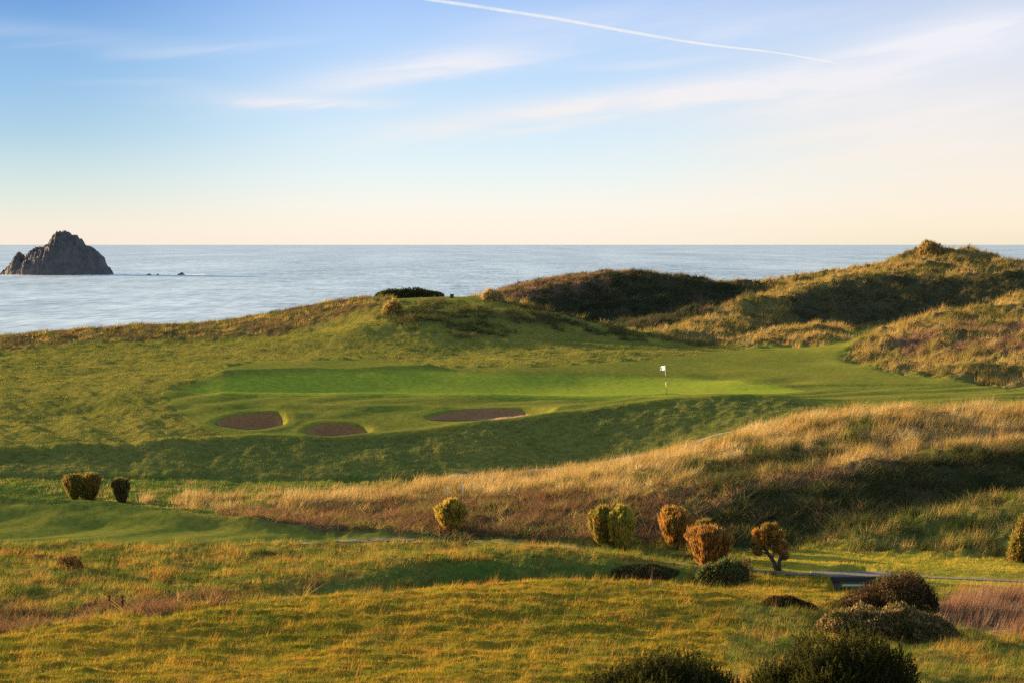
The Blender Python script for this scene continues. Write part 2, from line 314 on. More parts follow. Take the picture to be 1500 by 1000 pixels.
n1 = fbm(XX / 3.2, YY / 3.2, 21, 3); n2 = fbm(XX / 7.5, YY / 7.5, 31, 3); n3 = fbm(XX / 0.9, YY / 0.9, 41, 2)
smooth_z = (ZN == FAIR) | (ZN == GREEN) | (ZN == FAIRLIT)
n1[smooth_z] *= .25
for (x0, y0, r, rx, ry) in BUNK: lumpA *= .12 + .88 * sstep(1.1, 2.0, r); fineA *= sstep(1.0, 1.5, r)
fl = np.where(ZN == FAIR, 1.0, 0.0); fl = blur(fl, 6)
Z += lumpA * (0.55 * n1 + 0.45 * n2) + fineA * n3 * 0.8
left = fl * (YY < 128) * (XX < 0)
wv_ = (XX + .8 * (YY - 110)) + 1.2 * fbm(XX / 7, YY / 7, 53, 2)
Z += left * 0.22 * fbm((XX - 1.6 * YY + 1.2 * fbm(XX / 9, YY / 9, 53, 2)) / 5.2, (1.6 * XX + YY) / 50, 57, 2, .4)
BM = np.ones(XX.shape)
for (x0, y0, r, rx, ry) in BUNK: BM *= sstep(1.25, 2.4, r)
Z += BM * fl * (YY > 140) * (YY < 166) * 0.20 * fbm((XX - 1.6 * YY) / 6.5, (1.6 * XX + YY) / 40, 58, 2, .4)
RUG = blur(((ZN == MARRAM) | (ZN == DARKFACE) | (ZN == SCRUB)).astype(float), 5)
Z += RUG * 1.5 * (.32 - np.abs(fbm(XX / 12 + .35 * YY / 12, YY / 15, 63, 3, .55)))
Z += np.where((ZN == HILL) & (YY > 140) & (XX < 12), 0.20, 0.0) * fbm((XX + .8 * YY) / 2.6, (XX - YY) / 12, 59, 4, .55)
U, V = project(XX, YY, Z)

Z += np.where((ZN == LAWN), 0.11, 0.0) * fbm(XX / 2.6 + YY / 7, (YY - .12 * XX) / 0.9, 61, 4, .6)
U, V = project(XX, YY, Z)

def zat(x, y):
    x = np.asarray(x, float); y = np.asarray(y, float)
    fi = np.clip(np.interp(y, YR, np.arange(len(YR))), 0, len(YR) - 1.001)
    fj = np.clip(np.interp(x / (y + YO), T, np.arange(len(T))), 0, len(T) - 1.001)
    i = fi.astype(int); j = fj.astype(int); a = fi - i; b = fj - j
    return (Z[i, j] * (1 - a) * (1 - b) + Z[i + 1, j] * a * (1 - b) + Z[i, j + 1] * (1 - a) * b + Z[i + 1, j + 1] * a * b)
def ground_at(u, v, y0, y1):
    """first point of the land seen along the line of sight through (u, v) between two distances"""
    a = (u - 750) / F; b = (500 - v) / F; dy = CP + b * SP
    ys = np.linspace(y0, y1, 600); xs = a * ys / dy; zs = H + (-SP + b * CP) * ys / dy
    d = zat(xs, ys) - zs
    k = np.argmax(d >= 0) if (d >= 0).any() else int(np.argmax(d))
    return xs[k], ys[k], float(zat(xs[k], ys[k]))

# ------------------------------------------------------------------ materials
def new_mat(name):
    m = bpy.data.materials.new(name); m.use_nodes = True
    nt = m.node_tree; nt.nodes.clear()
    out = nt.nodes.new('ShaderNodeOutputMaterial')
    return m, nt, out
def N(nt, t, **kw):
    n = nt.nodes.new(t)
    for k, v in kw.items(): setattr(n, k, v)
    return n
def lk(nt, a, b): nt.links.new(a, b)
def plain(name, col, rough=0.8, var=0.25, scale=8.0, bump=0.0, spec=0.2, metal=0.0):
    m, nt, out = new_mat(name)
    b = N(nt, 'ShaderNodeBsdfPrincipled'); b.inputs['Roughness'].default_value = rough
    b.inputs['Specular IOR Level'].default_value = spec; b.inputs['Metallic'].default_value = metal
    tc = N(nt, 'ShaderNodeTexCoord'); nz = N(nt, 'ShaderNodeTexNoise'); nz.inputs['Scale'].default_value = scale; nz.inputs['Detail'].default_value = 5
    lk(nt, tc.outputs['Object'], nz.inputs['Vector'])
    mx = N(nt, 'ShaderNodeMix', data_type='RGBA'); 
    mx.inputs[6].default_value = (*[c * (1 - var) for c in col], 1); mx.inputs[7].default_value = (*[min(1, c * (1 + var)) for c in col], 1)
    lk(nt, nz.outputs['Fac'], mx.inputs[0]); lk(nt, mx.outputs[2], b.inputs['Base Color'])
    if bump:
        bp = N(nt, 'ShaderNodeBump'); bp.inputs['Distance'].default_value = bump; lk(nt, nz.outputs['Fac'], bp.inputs['Height']); lk(nt, bp.outputs[0], b.inputs['Normal'])
    lk(nt, b.outputs[0], out.inputs[0])
    return m
def foliage(name, trans=0.35):
    m, nt, out = new_mat(name)
    at = N(nt, 'ShaderNodeAttribute', attribute_name='tint')
    d = N(nt, 'ShaderNodeBsdfDiffuse'); t = N(nt, 'ShaderNodeBsdfTranslucent'); mx = N(nt, 'ShaderNodeMixShader'); mx.inputs[0].default_value = trans
    lk(nt, at.outputs['Color'], d.inputs[0]); lk(nt, at.outputs['Color'], t.inputs[0])
    lk(nt, d.outputs[0], mx.inputs[1]); lk(nt, t.outputs[0], mx.inputs[2]); lk(nt, mx.outputs[0], out.inputs[0])
    return m
def turf_mat():
    m, nt, out = new_mat('turf')
    at = N(nt, 'ShaderNodeAttribute', attribute_name='tint'); rg = N(nt, 'ShaderNodeAttribute', attribute_name='rough')
    tc = N(nt, 'ShaderNodeTexCoord')
    n1 = N(nt, 'ShaderNodeTexNoise'); n1.inputs['Scale'].default_value = 2.2; n1.inputs['Detail'].default_value = 6; n1.inputs['Roughness'].default_value = .65
    n2 = N(nt, 'ShaderNodeTexNoise'); n2.inputs['Scale'].default_value = 7.0; n2.inputs['Detail'].default_value = 3
    for n in (n1, n2): lk(nt, tc.outputs['Object'], n.inputs['Vector'])
    mr = N(nt, 'ShaderNodeMapRange'); mr.inputs[1].default_value = .3; mr.inputs[2].default_value = .7; mr.inputs[3].default_value = .72; mr.inputs[4].default_value = 1.28
    lk(nt, n1.outputs['Fac'], mr.inputs[0])
    vm = N(nt, 'ShaderNodeVectorMath', operation='SCALE'); lk(nt, at.outputs['Color'], vm.inputs[0]); lk(nt, mr.outputs[0], vm.inputs['Scale'])
    b = N(nt, 'ShaderNodeBsdfDiffuse'); b.inputs['Roughness'].default_value = .6
    lk(nt, vm.outputs[0], b.inputs['Color'])
    ad = N(nt, 'ShaderNodeMath', operation='MULTIPLY_ADD'); ad.inputs[1].default_value = .45; lk(nt, n2.outputs['Fac'], ad.inputs[0]); lk(nt, n1.outputs['Fac'], ad.inputs[2])
    bp = N(nt, 'ShaderNodeBump'); bp.inputs['Strength'].default_value = 1.0
    dm = N(nt, 'ShaderNodeMath', operation='MULTIPLY'); dm.inputs[1].default_value = .22; lk(nt, rg.outputs['Fac'], dm.inputs[0]); lk(nt, dm.outputs[0], bp.inputs['Distance'])
    lk(nt, ad.outputs[0], bp.inputs['Height']); lk(nt, bp.outputs[0], b.inputs['Normal'])
    lk(nt, b.outputs[0], out.inputs[0])
    return m

# ------------------------------------------------------------------ mesh helpers
def tag(o, label=None, cat=None, group=None, kind=None):
    if label: o['label'] = label
    if cat: o['category'] = cat
    if group: o['group'] = group
    if kind: o['kind'] = kind
    return o
def mesh_np(name, co, faces, mats, parent=None, tint=None, rough=None, smooth=False, dom='POINT'):
    """co (n,3); faces (m,k) int array; tint per point or per face"""
    me = bpy.data.meshes.new(name)
    co = np.ascontiguousarray(co, np.float32); faces = np.ascontiguousarray(faces, np.int32)
    k = faces.shape[1]
    me.vertices.add(len(co)); me.vertices.foreach_set('co', co.ravel())
    me.loops.add(faces.size); me.loops.foreach_set('vertex_index', faces.ravel())
    me.polygons.add(len(faces)); me.polygons.foreach_set('loop_start', np.arange(0, faces.size, k, dtype=np.int32))
    try: me.polygons.foreach_set('loop_total', np.full(len(faces), k, np.int32))
    except Exception: pass
    if tint is not None:
        a = me.attributes.new('tint', 'FLOAT_COLOR', dom)
        c = np.ones((len(tint), 4), np.float32); c[:, :3] = tint; a.data.foreach_set('color', c.ravel())
    if rough is not None:
        a = me.attributes.new('rough', 'FLOAT', 'POINT'); a.data.foreach_set('value', np.ascontiguousarray(rough, np.float32))
    me.polygons.foreach_set('use_smooth', np.full(len(faces), smooth))
    me.update(calc_edges=True)
    me.materials.append(mats)
    o = bpy.data.objects.new(name, me); COL.objects.link(o)
    if parent is not None: o.parent = parent
    return o
def empty(name, loc):
    o = bpy.data.objects.new(name, None); COL.objects.link(o); o.location = loc; o.empty_display_size = .3
    return o
class MB:
    def __init__(s): s.v = []; s.f = []
    def box(s, c, d, bev=0.0):
        x, y, z = c; a, b, e = (q / 2 for q in d); n = len(s.v)
        g = min(bev, a * .8, b * .8, e * .8)
        if g <= 0:
            s.v += [(x + i * a, y + j * b, z + k * e) for k in (-1, 1) for i, j in ((-1, -1), (1, -1), (1, 1), (-1, 1))]
            s.f += [[n + q for q in f] for f in ((3, 2, 1, 0), (4, 5, 6, 7), (0, 1, 5, 4), (1, 2, 6, 5), (2, 3, 7, 6), (3, 0, 4, 7))]
        else:
            ring = lambda A, B, zz: [(x + i * A, y + j * B, zz) for i, j in ((-1, -1), (1, -1), (1, 1), (-1, 1))]
            rings = [ring(a - g, b - g, z - e), ring(a, b, z - e + g), ring(a, b, z + e - g), ring(a - g, b - g, z + e)]
            for r in rings: s.v += r
            s.f.append([n + 3, n + 2, n + 1, n]); s.f.append([n + 12, n + 13, n + 14, n + 15])
            for k in range(3):
                for q in range(4):
                    s.f.append([n + 4 * k + q, n + 4 * k + (q + 1) % 4, n + 4 * k + 4 + (q + 1) % 4, n + 4 * k + 4 + q])
    def tube(s, pts, rad, seg=7):
        n0 = len(s.v); pts = [Vector(p) for p in pts]
        for i, p in enumerate(pts):
            d = (pts[min(i + 1, len(pts) - 1)] - pts[max(i - 1, 0)]).normalized()
            a = d.orthogonal().normalized(); b = d.cross(a)
            if i and a.dot(pa) < 0: pass
            if i:
                a = (pa - d * pa.dot(d)).normalized(); b = d.cross(a)
            pa = a
            for k in range(seg):
                t = 2 * math.pi * k / seg
                s.v.append(tuple(p + (a * math.cos(t) + b * math.sin(t)) * rad[i]))
        for i in range(len(pts) - 1):
            for k in range(seg):
                q = n0 + i * seg
                s.f.append([q + k, q + (k + 1) % seg, q + seg + (k + 1) % seg, q + seg + k])
        s.f.append([n0 + k for k in range(seg)][::-1]); e = n0 + (len(pts) - 1) * seg; s.f.append([e + k for k in range(seg)])
    def build(s, name, mat, parent=None, smooth=False, tint=None):
        me = bpy.data.meshes.new(name); me.from_pydata(s.v, [], s.f)
        if smooth: me.polygons.foreach_set('use_smooth', [True] * len(me.polygons))
        if tint is not None:
            a = me.attributes.new('tint', 'FLOAT_COLOR', 'POINT'); a.data.foreach_set('color', [q for _ in s.v for q in (*tint, 1)])
        me.update(); me.materials.append(mat)
        o = bpy.data.objects.new(name, me); COL.objects.link(o)
        if parent is not None: o.parent = parent
        return o

# ------------------------------------------------------------------ ground colours (sun painted into the right fairway, shade into the far dune face)
BASE = {HILL: ((.125, .125, .024), (.200, .165, .032)), LAWN: ((.130, .115, .012), (.280, .160, .018)), MEADOW: ((.105, .105, .018), (.230, .150, .030)),
        FAIR: ((.135, .145, .024), (.185, .170, .028)), GREEN: ((.215, .250, .027), (.240, .255, .029)), SLOPE: ((.110, .118, .028), (.150, .140, .032)),
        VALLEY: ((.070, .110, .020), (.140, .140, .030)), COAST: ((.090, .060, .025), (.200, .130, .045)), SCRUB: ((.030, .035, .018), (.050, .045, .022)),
        MARRAM: ((.190, .130, .045), (.110, .100, .030)), GOLD: ((.330, .215, .075), (.220, .150, .050)), BRACK: ((.130, .075, .040), (.080, .075, .025)),
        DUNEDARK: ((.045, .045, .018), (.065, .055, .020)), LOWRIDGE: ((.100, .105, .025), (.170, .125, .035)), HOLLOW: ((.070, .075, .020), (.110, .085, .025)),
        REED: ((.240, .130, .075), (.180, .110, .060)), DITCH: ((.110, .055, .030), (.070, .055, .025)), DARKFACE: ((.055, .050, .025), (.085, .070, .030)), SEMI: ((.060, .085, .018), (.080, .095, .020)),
        BROWN: ((.150, .085, .055), (.110, .070, .038)), FAIRLIT: ((.170, .165, .020), (.280, .220, .030))}
pn = np.clip(fbm(XX / 6, YY / 9, 71, 4) * .6 + .5, 0, 1)
tint = np.zeros((*XX.shape, 3))
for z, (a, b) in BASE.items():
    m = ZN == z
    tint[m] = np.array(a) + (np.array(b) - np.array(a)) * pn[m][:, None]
for c in range(3): tint[..., c] = blur(tint[..., c], 1)
rough = np.zeros(XX.shape)
for z in REL: rough[ZN == z] = {HILL: .5, FAIR: .12, FAIRLIT: .2, GREEN: .02, SLOPE: .5, LAWN: .55, SEMI: .3}.get(z, 1.0)
rough = blur(rough, 2)
for (x0, y0, r, rx, ry) in BUNK:
    k = np.exp(-((r - 1.0) / 0.08) ** 2)[..., None]
    rough[r < 1.2] = .1
nr, nc = XX.shape
idx = np.arange(nr * nc).reshape(nr, nc)
quads = np.stack([idx[:-1, :-1], idx[:-1, 1:], idx[1:, 1:], idx[1:, :-1]], -1)
co_all = np.stack([XX, YY, Z], -1).reshape(-1, 3)
TURF = turf_mat()
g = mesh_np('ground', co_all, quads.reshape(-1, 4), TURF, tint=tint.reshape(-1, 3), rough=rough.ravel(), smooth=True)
tag(g, 'rolling dune land of turf and rough grass above the sea', 'ground', kind='structure')

def sheet(name, mask, mat, lift, **kw):
    """a thin sheet lying on the land wherever mask is true (grid cells)"""
    q = quads[mask[:-1, :-1] & mask[1:, 1:] & mask[:-1, 1:] & mask[1:, :-1]]
    used, inv = np.unique(q, return_inverse=True)
    co = co_all[used].copy(); co[:, 2] += lift
    return mesh_np(name, co, inv.reshape(-1, 4), mat, smooth=True, tint=tint.reshape(-1, 3)[used], rough=rough.ravel()[used])
o = sheet('putting_green', ZN == GREEN, TURF, .015)
tag(o, 'long smooth bright green putting green with the flag', 'putting green', kind='structure')
SAND = plain('brown_sand', (.25, .118, .046), .95, .5, 5, .08)  # brown sand, tone varied at random
BL = ['left oval sand bunker dug below the putting green', 'lowest small oval sand bunker at the edge of the steep grass bank', 'widest sand bunker with stony floor below the putting green']
for i, (x0, y0, r, rx, ry) in enumerate(BUNK):
    u_ = (372, 495, 717)[i]
    a = np.linspace(0, 2 * np.pi, 121)[:-1]; q = np.linspace(.02, .95, 30)
    Rr = 1 / ((1 + 0.05 * np.sin(3 * a + u_) + 0.03 * np.sin(5 * a)) * np.hypot(np.cos(a) / rx, np.sin(a) / ry))
    ragged = (1 + .018 * fbm(a * 9, a * 0 + i, 5, 2)) * (1 - (.14, .14, .26)[i] * np.maximum(0, np.cos(a)) ** 2)
    px = x0 + q[:, None] * (Rr * np.cos(a) * ragged)[None]; py = y0 + q[:, None] * (Rr * np.sin(a) * ragged)[None]
    pz = zat(px, py) + .05 + .02 * fbm(px * 2.5, py * 2.5, 8, 2) * (q[:, None] < .95)
    ix = np.arange(px.size).reshape(px.shape); nx = np.roll(ix, -1, 1)
    o = mesh_np('sand_bunker', np.stack([px, py, pz], -1).reshape(-1, 3), np.stack([ix[:-1], ix[1:], nx[1:], nx[:-1]], -1).reshape(-1, 4), SAND, smooth=True)
    tag(o, BL[i], 'bunker', 'sand bunkers below the putting green')

# ------------------------------------------------------------------ grass and low cover
GR = foliage('grass_blades', .38)
cellw = (T[1:] - T[:-1])[None, :] * (YR[:-1, None] + YO); cellh = (YR[1:] - YR[:-1])[:, None]
AREA = cellw * cellh
vis = (np.abs(U[:-1, :-1] - 750) < 830) & (YY[:-1, :-1] > 55) & (V[:-1, :-1] < 1040)
ZC = ZN[:-1, :-1]
# do not plant what lies wholly behind a crest
slope_v = np.minimum.accumulate(np.where(YY < 40, 9999, V), axis=0)
hid = (V - slope_v)[:-1, :-1] > 26
vis &= ~hid
inb = np.zeros(XX.shape, bool)
for (x0, y0, r, rx, ry) in BUNK: inb |= r < 1.06
noplant = inb.copy()
PATHS = []
def path_pts(pts): return [P(*p)[:2] for p in pts]
PATHS.append((path_pts([(400, 793, 105.3), (520, 793, 105.2), (650, 794, 105.2), (780, 800.5, 103.7), (900, 814, 100.8), (1000, 828, 97.8), (1080, 834, 96.8), (1200, 839, 95.8), (1300, 843, 95.1), (1400, 847, 94.1), (1500, 851, 93.3), (1700, 857, 92.3)]), 1.0))
PATHS.append((path_pts([(600, 702, 134.6), (700, 695, 135.4), (750, 692, 136), (850, 682, 137), (950, 664, 137.6), (1000, 652, 138), (1080, 629, 139), (1180, 609, 140), (1260, 603, 140.6), (1400, 602, 140.5), (1600, 603, 140.5)]), .8))
for pts, w in PATHS:
    m = (YY > 88) & (YY < 145) & (np.abs(XX) < 50)
    k = np.zeros(XX.shape, bool); k[m] = seg_dist(XX[m], YY[m], pts) < w * .9
    noplant |= k
k = np.zeros(XX.shape, bool); k[mm] = dch < 1.25
noplant |= k
vis &= ~noplant[:-1, :-1]

def plant(name, label, zones, tufts_m2, per, hgt, wid, spread, pal, lean=.35, seed=1, patch=4.0, clump=.0, matl=None, kind_scale=True):
    """tufts of tapering blades on the given zones; pal = list of (colour, weight)"""
    rg = np.random.default_rng(seed)
    m = np.isin(ZC, zones) & vis
    ii, jj = np.where(m)
    if not len(ii): return
    dens = AREA[ii, jj] * tufts_m2
    xm, ym = XX[ii, jj], YY[ii, jj]
    if kind_scale: dens = dens * np.clip(110.0 / ym, .3, 1.3) ** 1.1
    cl = fbm(xm / patch, ym / patch, seed + 5, 3)
    if clump: dens = dens * np.clip(1 + clump * cl * 2, 0, 3)
    n = rg.poisson(dens)
    ti = np.repeat(np.arange(len(ii)), n)
    i, j = ii[ti], jj[ti]
    a, b = rg.random(len(i)), rg.random(len(i))
    y = YR[i] + a * (YR[i + 1] - YR[i]); t = T[j] + b * (T[j + 1] - T[j]); x = t * (y + YO)
    hs = (0.7 + .6 * rg.random(len(x))) * np.clip(1 + .6 * fbm(x / 2.2, y / 2.2, seed + 9, 3), .45, 1.3)
    fac = np.clip(fbm(x / patch, y / patch, seed + 13, 3) * .55 + .5 + rg.normal(0, .16, len(x)), 0, .999)
    cum = np.cumsum([p[1] for p in pal]); cum = cum / cum[-1]
    ci = np.searchsorted(cum, fac); cols = np.array([p[0] for p in pal])[np.minimum(ci, len(pal) - 1)]
    # blades
    bx = np.repeat(x, per); by = np.repeat(y, per); m_ = len(bx)
    bx = bx + rg.normal(0, spread, m_); by = by + rg.normal(0, spread, m_)
    bz = zat(bx, by) - .02
    hh = np.repeat(hs, per) * (hgt[0] + (hgt[1] - hgt[0]) * rg.random(m_))
    ww = np.maximum(wid, by / 1991 * .38) * (.7 + .6 * rg.random(m_))
    yaw = rg.random(m_) * np.pi
    dx, dy = np.cos(yaw) * ww / 2, np.sin(yaw) * ww / 2
    lx = (rg.normal(.30, lean, m_)) * hh; ly = rg.normal(-.05, lean, m_) * hh
    col = np.repeat(cols * (.85 + .3 * rg.random((len(x), 1))), per, 0) * (.88 + .24 * rg.random((m_, 1)))
    v0 = np.stack([bx - dx, by - dy, bz], -1); v1 = np.stack([bx + dx, by + dy, bz], -1)
    v2 = np.stack([bx + lx, by + ly, bz + hh], -1)
    co = np.stack([v0, v1, v2], 1).reshape(-1, 3)
    o = mesh_np(name, co, np.arange(len(co)).reshape(-1, 3), matl or GR, tint=col, dom='FACE')
    tag(o, label, 'grass', kind='stuff')
    print(name, m_)
TALLK = .85
GOLDc, STRAW, OLIVE, GRN, DGRN, RUST, BRN, PINK = (.36, .23, .072), (.43, .32, .14), (.17, .15, .03), (.10, .13, .018), (.05, .075, .018), (.28, .13, .03), (.13, .075, .04), (.25, .13, .075)
plant('lawn_grass', 'short golden green grass of the near lawn', [LAWN], 30, 6, (.06, .16), .012, .07, [(GRN, .22), ((.18, .16, .016), .28), ((.33, .21, .024), .36), ((.33, .165, .034), .14)], seed=101, patch=1.1, clump=.25)
plant('lawn_tussocks', 'scattered longer tussocks in the near lawn', [LAWN], 2.2, 14, (.12, .36), .014, .10, [((.12, .12, .016), .35), (OLIVE, .25), ((.32, .20, .03), .25), (RUST, .15)], seed=105, patch=2.5, clump=.9)
plant('weed_stalks', 'thin dead brown weed stalks standing in the rough', [MEADOW, DITCH, LAWN], .12, 6, (.3, .6), .016, .07, [(BRN, .4), (RUST, .35), (PINK, .25)], lean=.12, seed=107, patch=3, clump=1.0)
plant('meadow_grass', 'tussocky green and straw rough grass of the meadow', [MEADOW], 12, 9, (.12, .38), .014, .10, [(DGRN, .16), (GRN, .22), (OLIVE, .25), ((.32, .22, .04), .25), (RUST, .12)], seed=111, patch=2.2, clump=.5)
plant('sunlit_turf', 'short turf of the right fairway with sunlight painted gold', [FAIRLIT], 30, 6, (.05, .12), .014, .08, [(GRN, .1), ((.24, .20, .024), .3), ((.42, .30, .04), .6)], seed=125, patch=4)  # gold blades put the low sunlight into the turf colour
plant('fairway_turf', 'closely mown fairway turf', [FAIR], 12, 6, (.015, .04), .02, .12, [((.14, .155, .024), .5), ((.21, .195, .03), .5)], seed=127, patch=6)
plant('fringe_grass', 'slightly longer grass fringe of the left fairway', [SEMI], 12, 5, (.04, .10), .02, .10, [((.09, .125, .02), .5), ((.13, .14, .022), .5)], seed=121, patch=5)
plant('bank_grass', 'dark green rough grass on the steep bank below the green', [SLOPE], 9, 7, (.06, .20), .02, .12, [((.09, .10, .026), .4), ((.125, .13, .03), .4), ((.19, .165, .042), .2)], seed=131, patch=2)
plant('valley_grass', 'green valley grass with pale tufts', [VALLEY], 8, 8, (.10, .30), .02, .12, [((.08, .13, .02), .5), (OLIVE, .25), ((.30, .22, .07), .25)], seed=141, patch=2.5, clump=.6)
plant('hillside_grass', 'rough tussock grass on the left hillside', [HILL], 9, 6, (.05, .16), .025, .22, [((.105, .115, .024), .3), ((.155, .145, .027), .42), ((.21, .165, .036), .26)], seed=151, patch=2.6, clump=.5)
plant('coast_grass', 'brown and straw grass along the cliff top ridge', [COAST], 7, 9, (.15, .5), .03, .16, [(BRN, .36), (DGRN, .24), (OLIVE, .2), (GOLDc, .2)], seed=161, patch=3, clump=.6)
plant('marram_grass', 'tall golden marram grass on the far dunes', [MARRAM], 7, 10, (.3, .8), .03, .20, [((.10, .085, .03), .2), (OLIVE, .16), ((.24, .165, .05), .28), (GOLDc, .26), ((.44, .31, .12), .10)], seed=171, patch=4, clump=.8)
plant('golden_grass', 'tall straw coloured grass across the middle dune', [GOLD], 14, 10, (.25, .75), .018, .16, [((.16, .14, .04), .16), (BRN, .08), ((.30, .20, .065), .2), (GOLDc, .26), (STRAW, .30)], seed=181, patch=3.0, clump=.6)
plant('bracken', 'dead brown bracken with olive patches', [BRACK, DITCH], 11, 9, (.2, .55), .03, .2, [(BRN, .35), ((.20, .10, .045), .25), ((.09, .10, .022), .25), (GOLDc, .15)], lean=.8, seed=191, patch=2.2, clump=.3)
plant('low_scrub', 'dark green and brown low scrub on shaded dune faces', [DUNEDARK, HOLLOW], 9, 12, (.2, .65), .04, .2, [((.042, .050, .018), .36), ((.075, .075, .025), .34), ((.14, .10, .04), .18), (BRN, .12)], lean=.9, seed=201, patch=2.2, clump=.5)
plant('brown_heath', 'purplish brown heath cover on dune shoulders', [BROWN], 9, 12, (.2, .55), .04, .2, [((.27, .15, .078), .5), ((.22, .135, .062), .3), ((.13, .11, .035), .2)], lean=.9, seed=211, patch=2.2, clump=.3)
plant('ridge_grass', 'long green and straw grass on the low right hand ridge', [LOWRIDGE], 12, 10, (.2, .7), .02, .16, [((.05, .065, .018), .3), ((.10, .11, .025), .24), (OLIVE, .18), ((.36, .24, .075), .28)], seed=221, patch=1.3, clump=1.0)
plant('reeds', 'pinkish brown dead reeds', [REED], 11, 9, (.35, .9), .014, .12, [(PINK, .45), ((.17, .095, .05), .3), ((.32, .20, .11), .25)], lean=.14, seed=231, patch=1.6, clump=.8)
plant('shade_toned_scrub', 'marram and scrub with shade painted dark on the far dune face', [DARKFACE], 6, 10, (.25, .65), .05, .25, [((.05, .05, .022), .5), ((.085, .07, .03), .35), ((.16, .12, .05), .15)], lean=.6, seed=241, patch=4, clump=.3)  # shade of the dune face is put into these darker colours
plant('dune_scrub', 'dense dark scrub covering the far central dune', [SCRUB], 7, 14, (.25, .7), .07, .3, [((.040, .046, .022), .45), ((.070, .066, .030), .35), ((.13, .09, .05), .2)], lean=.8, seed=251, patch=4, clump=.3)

# ------------------------------------------------------------------ shrubs
LEAF = foliage('shrub_leaves', .36)
BARK = plain('bark', (.075, .050, .035), .9, .4, 20, .02)
def leaf_mesh(name, c, d, length, width, cols, parent, rg):
    """elongated leaf sprays: centre c, direction d"""
    n = len(c)
    d = d / np.linalg.norm(d, axis=1, keepdims=True)
    r = rg.normal(size=(n, 3)); s = np.cross(d, r); s /= np.linalg.norm(s, axis=1, keepdims=True) + 1e-9
    L_ = length * (.6 + .8 * rg.random((n, 1))); w = width * (.6 + .8 * rg.random((n, 1)))
    co = np.stack([c - d * L_ * .5, c + s * w * .5, c + d * L_ * .5, c - s * w * .5], 1).reshape(-1, 3)
    return mesh_np(name, co, np.arange(4 * n).reshape(-1, 4), LEAF, parent=parent, tint=cols, dom='FACE')
def pick(pal, f):
    cum = np.cumsum([p[1] for p in pal]); cum = cum / cum[-1]
    return np.array([p[0] for p in pal])[np.minimum(np.searchsorted(cum, np.clip(f, 0, .999)), len(pal) - 1)]
def fan_bush(label, u, v, y0, y1, wpx, hpx, pal, seed, bare=.02, stems=20, n=5200, leanx=0.0, group=None, name='tamarisk_bush', flat=.52):
    """shrub whose stems fan up from one base into a broad rounded crown"""
    rg = np.random.default_rng(seed); n = int(n * 3.2)
    x, y, z = ground_at(u, v, y0, y1)
    w = wpx / F * y; h = hpx / F * y * 1.04
    z -= .12
    o = empty(name, (x, y, z)); tag(o, label, 'bush', group)
    mb = MB(); tips = []
    for k in range(stems):
        a = 2 * math.pi * (k + rg.random() * .7) / stems; q = .25 + .75 * rg.random()
        tx, ty = leanx * h + math.cos(a) * q * w * .42, math.sin(a) * q * w * .42
        tz = h * (.55 + .35 * (1 - q * q) + .1 * rg.random())
        pts = [(rg.normal(0, .05) * w, rg.normal(0, .05) * w, -.15)]
        for s in (.3, .6, 1.0):
            pts.append((tx * s ** 1.2 + rg.normal(0, .02) * w, ty * s ** 1.2 + rg.normal(0, .02) * w, tz * s ** .9))
        r0 = .028 * h + .012
        mb.tube(pts, [r0, r0 * .75, r0 * .45, r0 * .15], 6); tips.append((tx, ty, tz))
    mb.build('stems', BARK, o, True)
    # crown: three to five leaning plumes, each filled continuously from base to ragged top
    nl = int(rg.integers(4, 7)); C_ = []
    for q in range(nl):
        a = 2 * math.pi * q / nl + rg.random(); ro = 0 if q == 0 else (.20 + .10 * rg.random()) * w
        lx, ly = math.cos(a) * ro, math.sin(a) * ro * .8
        lw = w * (.50 + .14 * rg.random()) * .5; lh = h * (.95 if q == 0 else .78 + .20 * rg.random())
        m = n // nl; t = rg.random(m) ** .62; an = rg.random(m) * 2 * np.pi; rr_ = rg.random(m) ** .42
        prof = np.interp(t, [0, .12, .35, .6, .8, .93, 1.0], [.34, .46, .72, .95, 1.0, .88, .50])
        rag = 1 + .34 * fbm(an * 1.6 + q, t * 5 + q * 3.7, seed + q, 3, .6)
        rad = lw * prof * rr_ * rag
        C_.append(np.stack([lx * (.35 + .65 * t) + np.cos(an) * rad + leanx * h * t, ly * (.35 + .65 * t) + np.sin(an) * rad, (t * lh) * (1 + .10 * fbm(an * 2, an * 0 + q, seed + 20 + q, 3)) + .02 * h], -1))
    c = np.concatenate(C_); n = len(c)
    keep = fbm(c[:, 0] / (.16 * w) + seed, c[:, 2] / (.22 * h) + c[:, 1] / (.2 * w), seed + 40, 3, .6) > -.42
    c = c[keep]; n = len(c)
    d = c - np.array([leanx * h * .3, 0, -.25 * h]); d = d / np.linalg.norm(d, axis=1, keepdims=True) + np.array([0, 0, .5]) + rg.normal(0, .22, c.shape)
    cf = rg.random(nc)
    cols = pick(pal, np.clip(.5 + .45 * fbm(c[:, 0] * 2.2 + seed, c[:, 2] * 1.6 + c[:, 1], seed, 3), 0, 1) * .6 + .4 * rg.random(len(c))) * (.75 + .5 * rg.random((len(c), 1)))
    leaf_mesh('foliage', c, d, .11 * h + .06, .013 * h + .010, cols, o, rg)
    return o
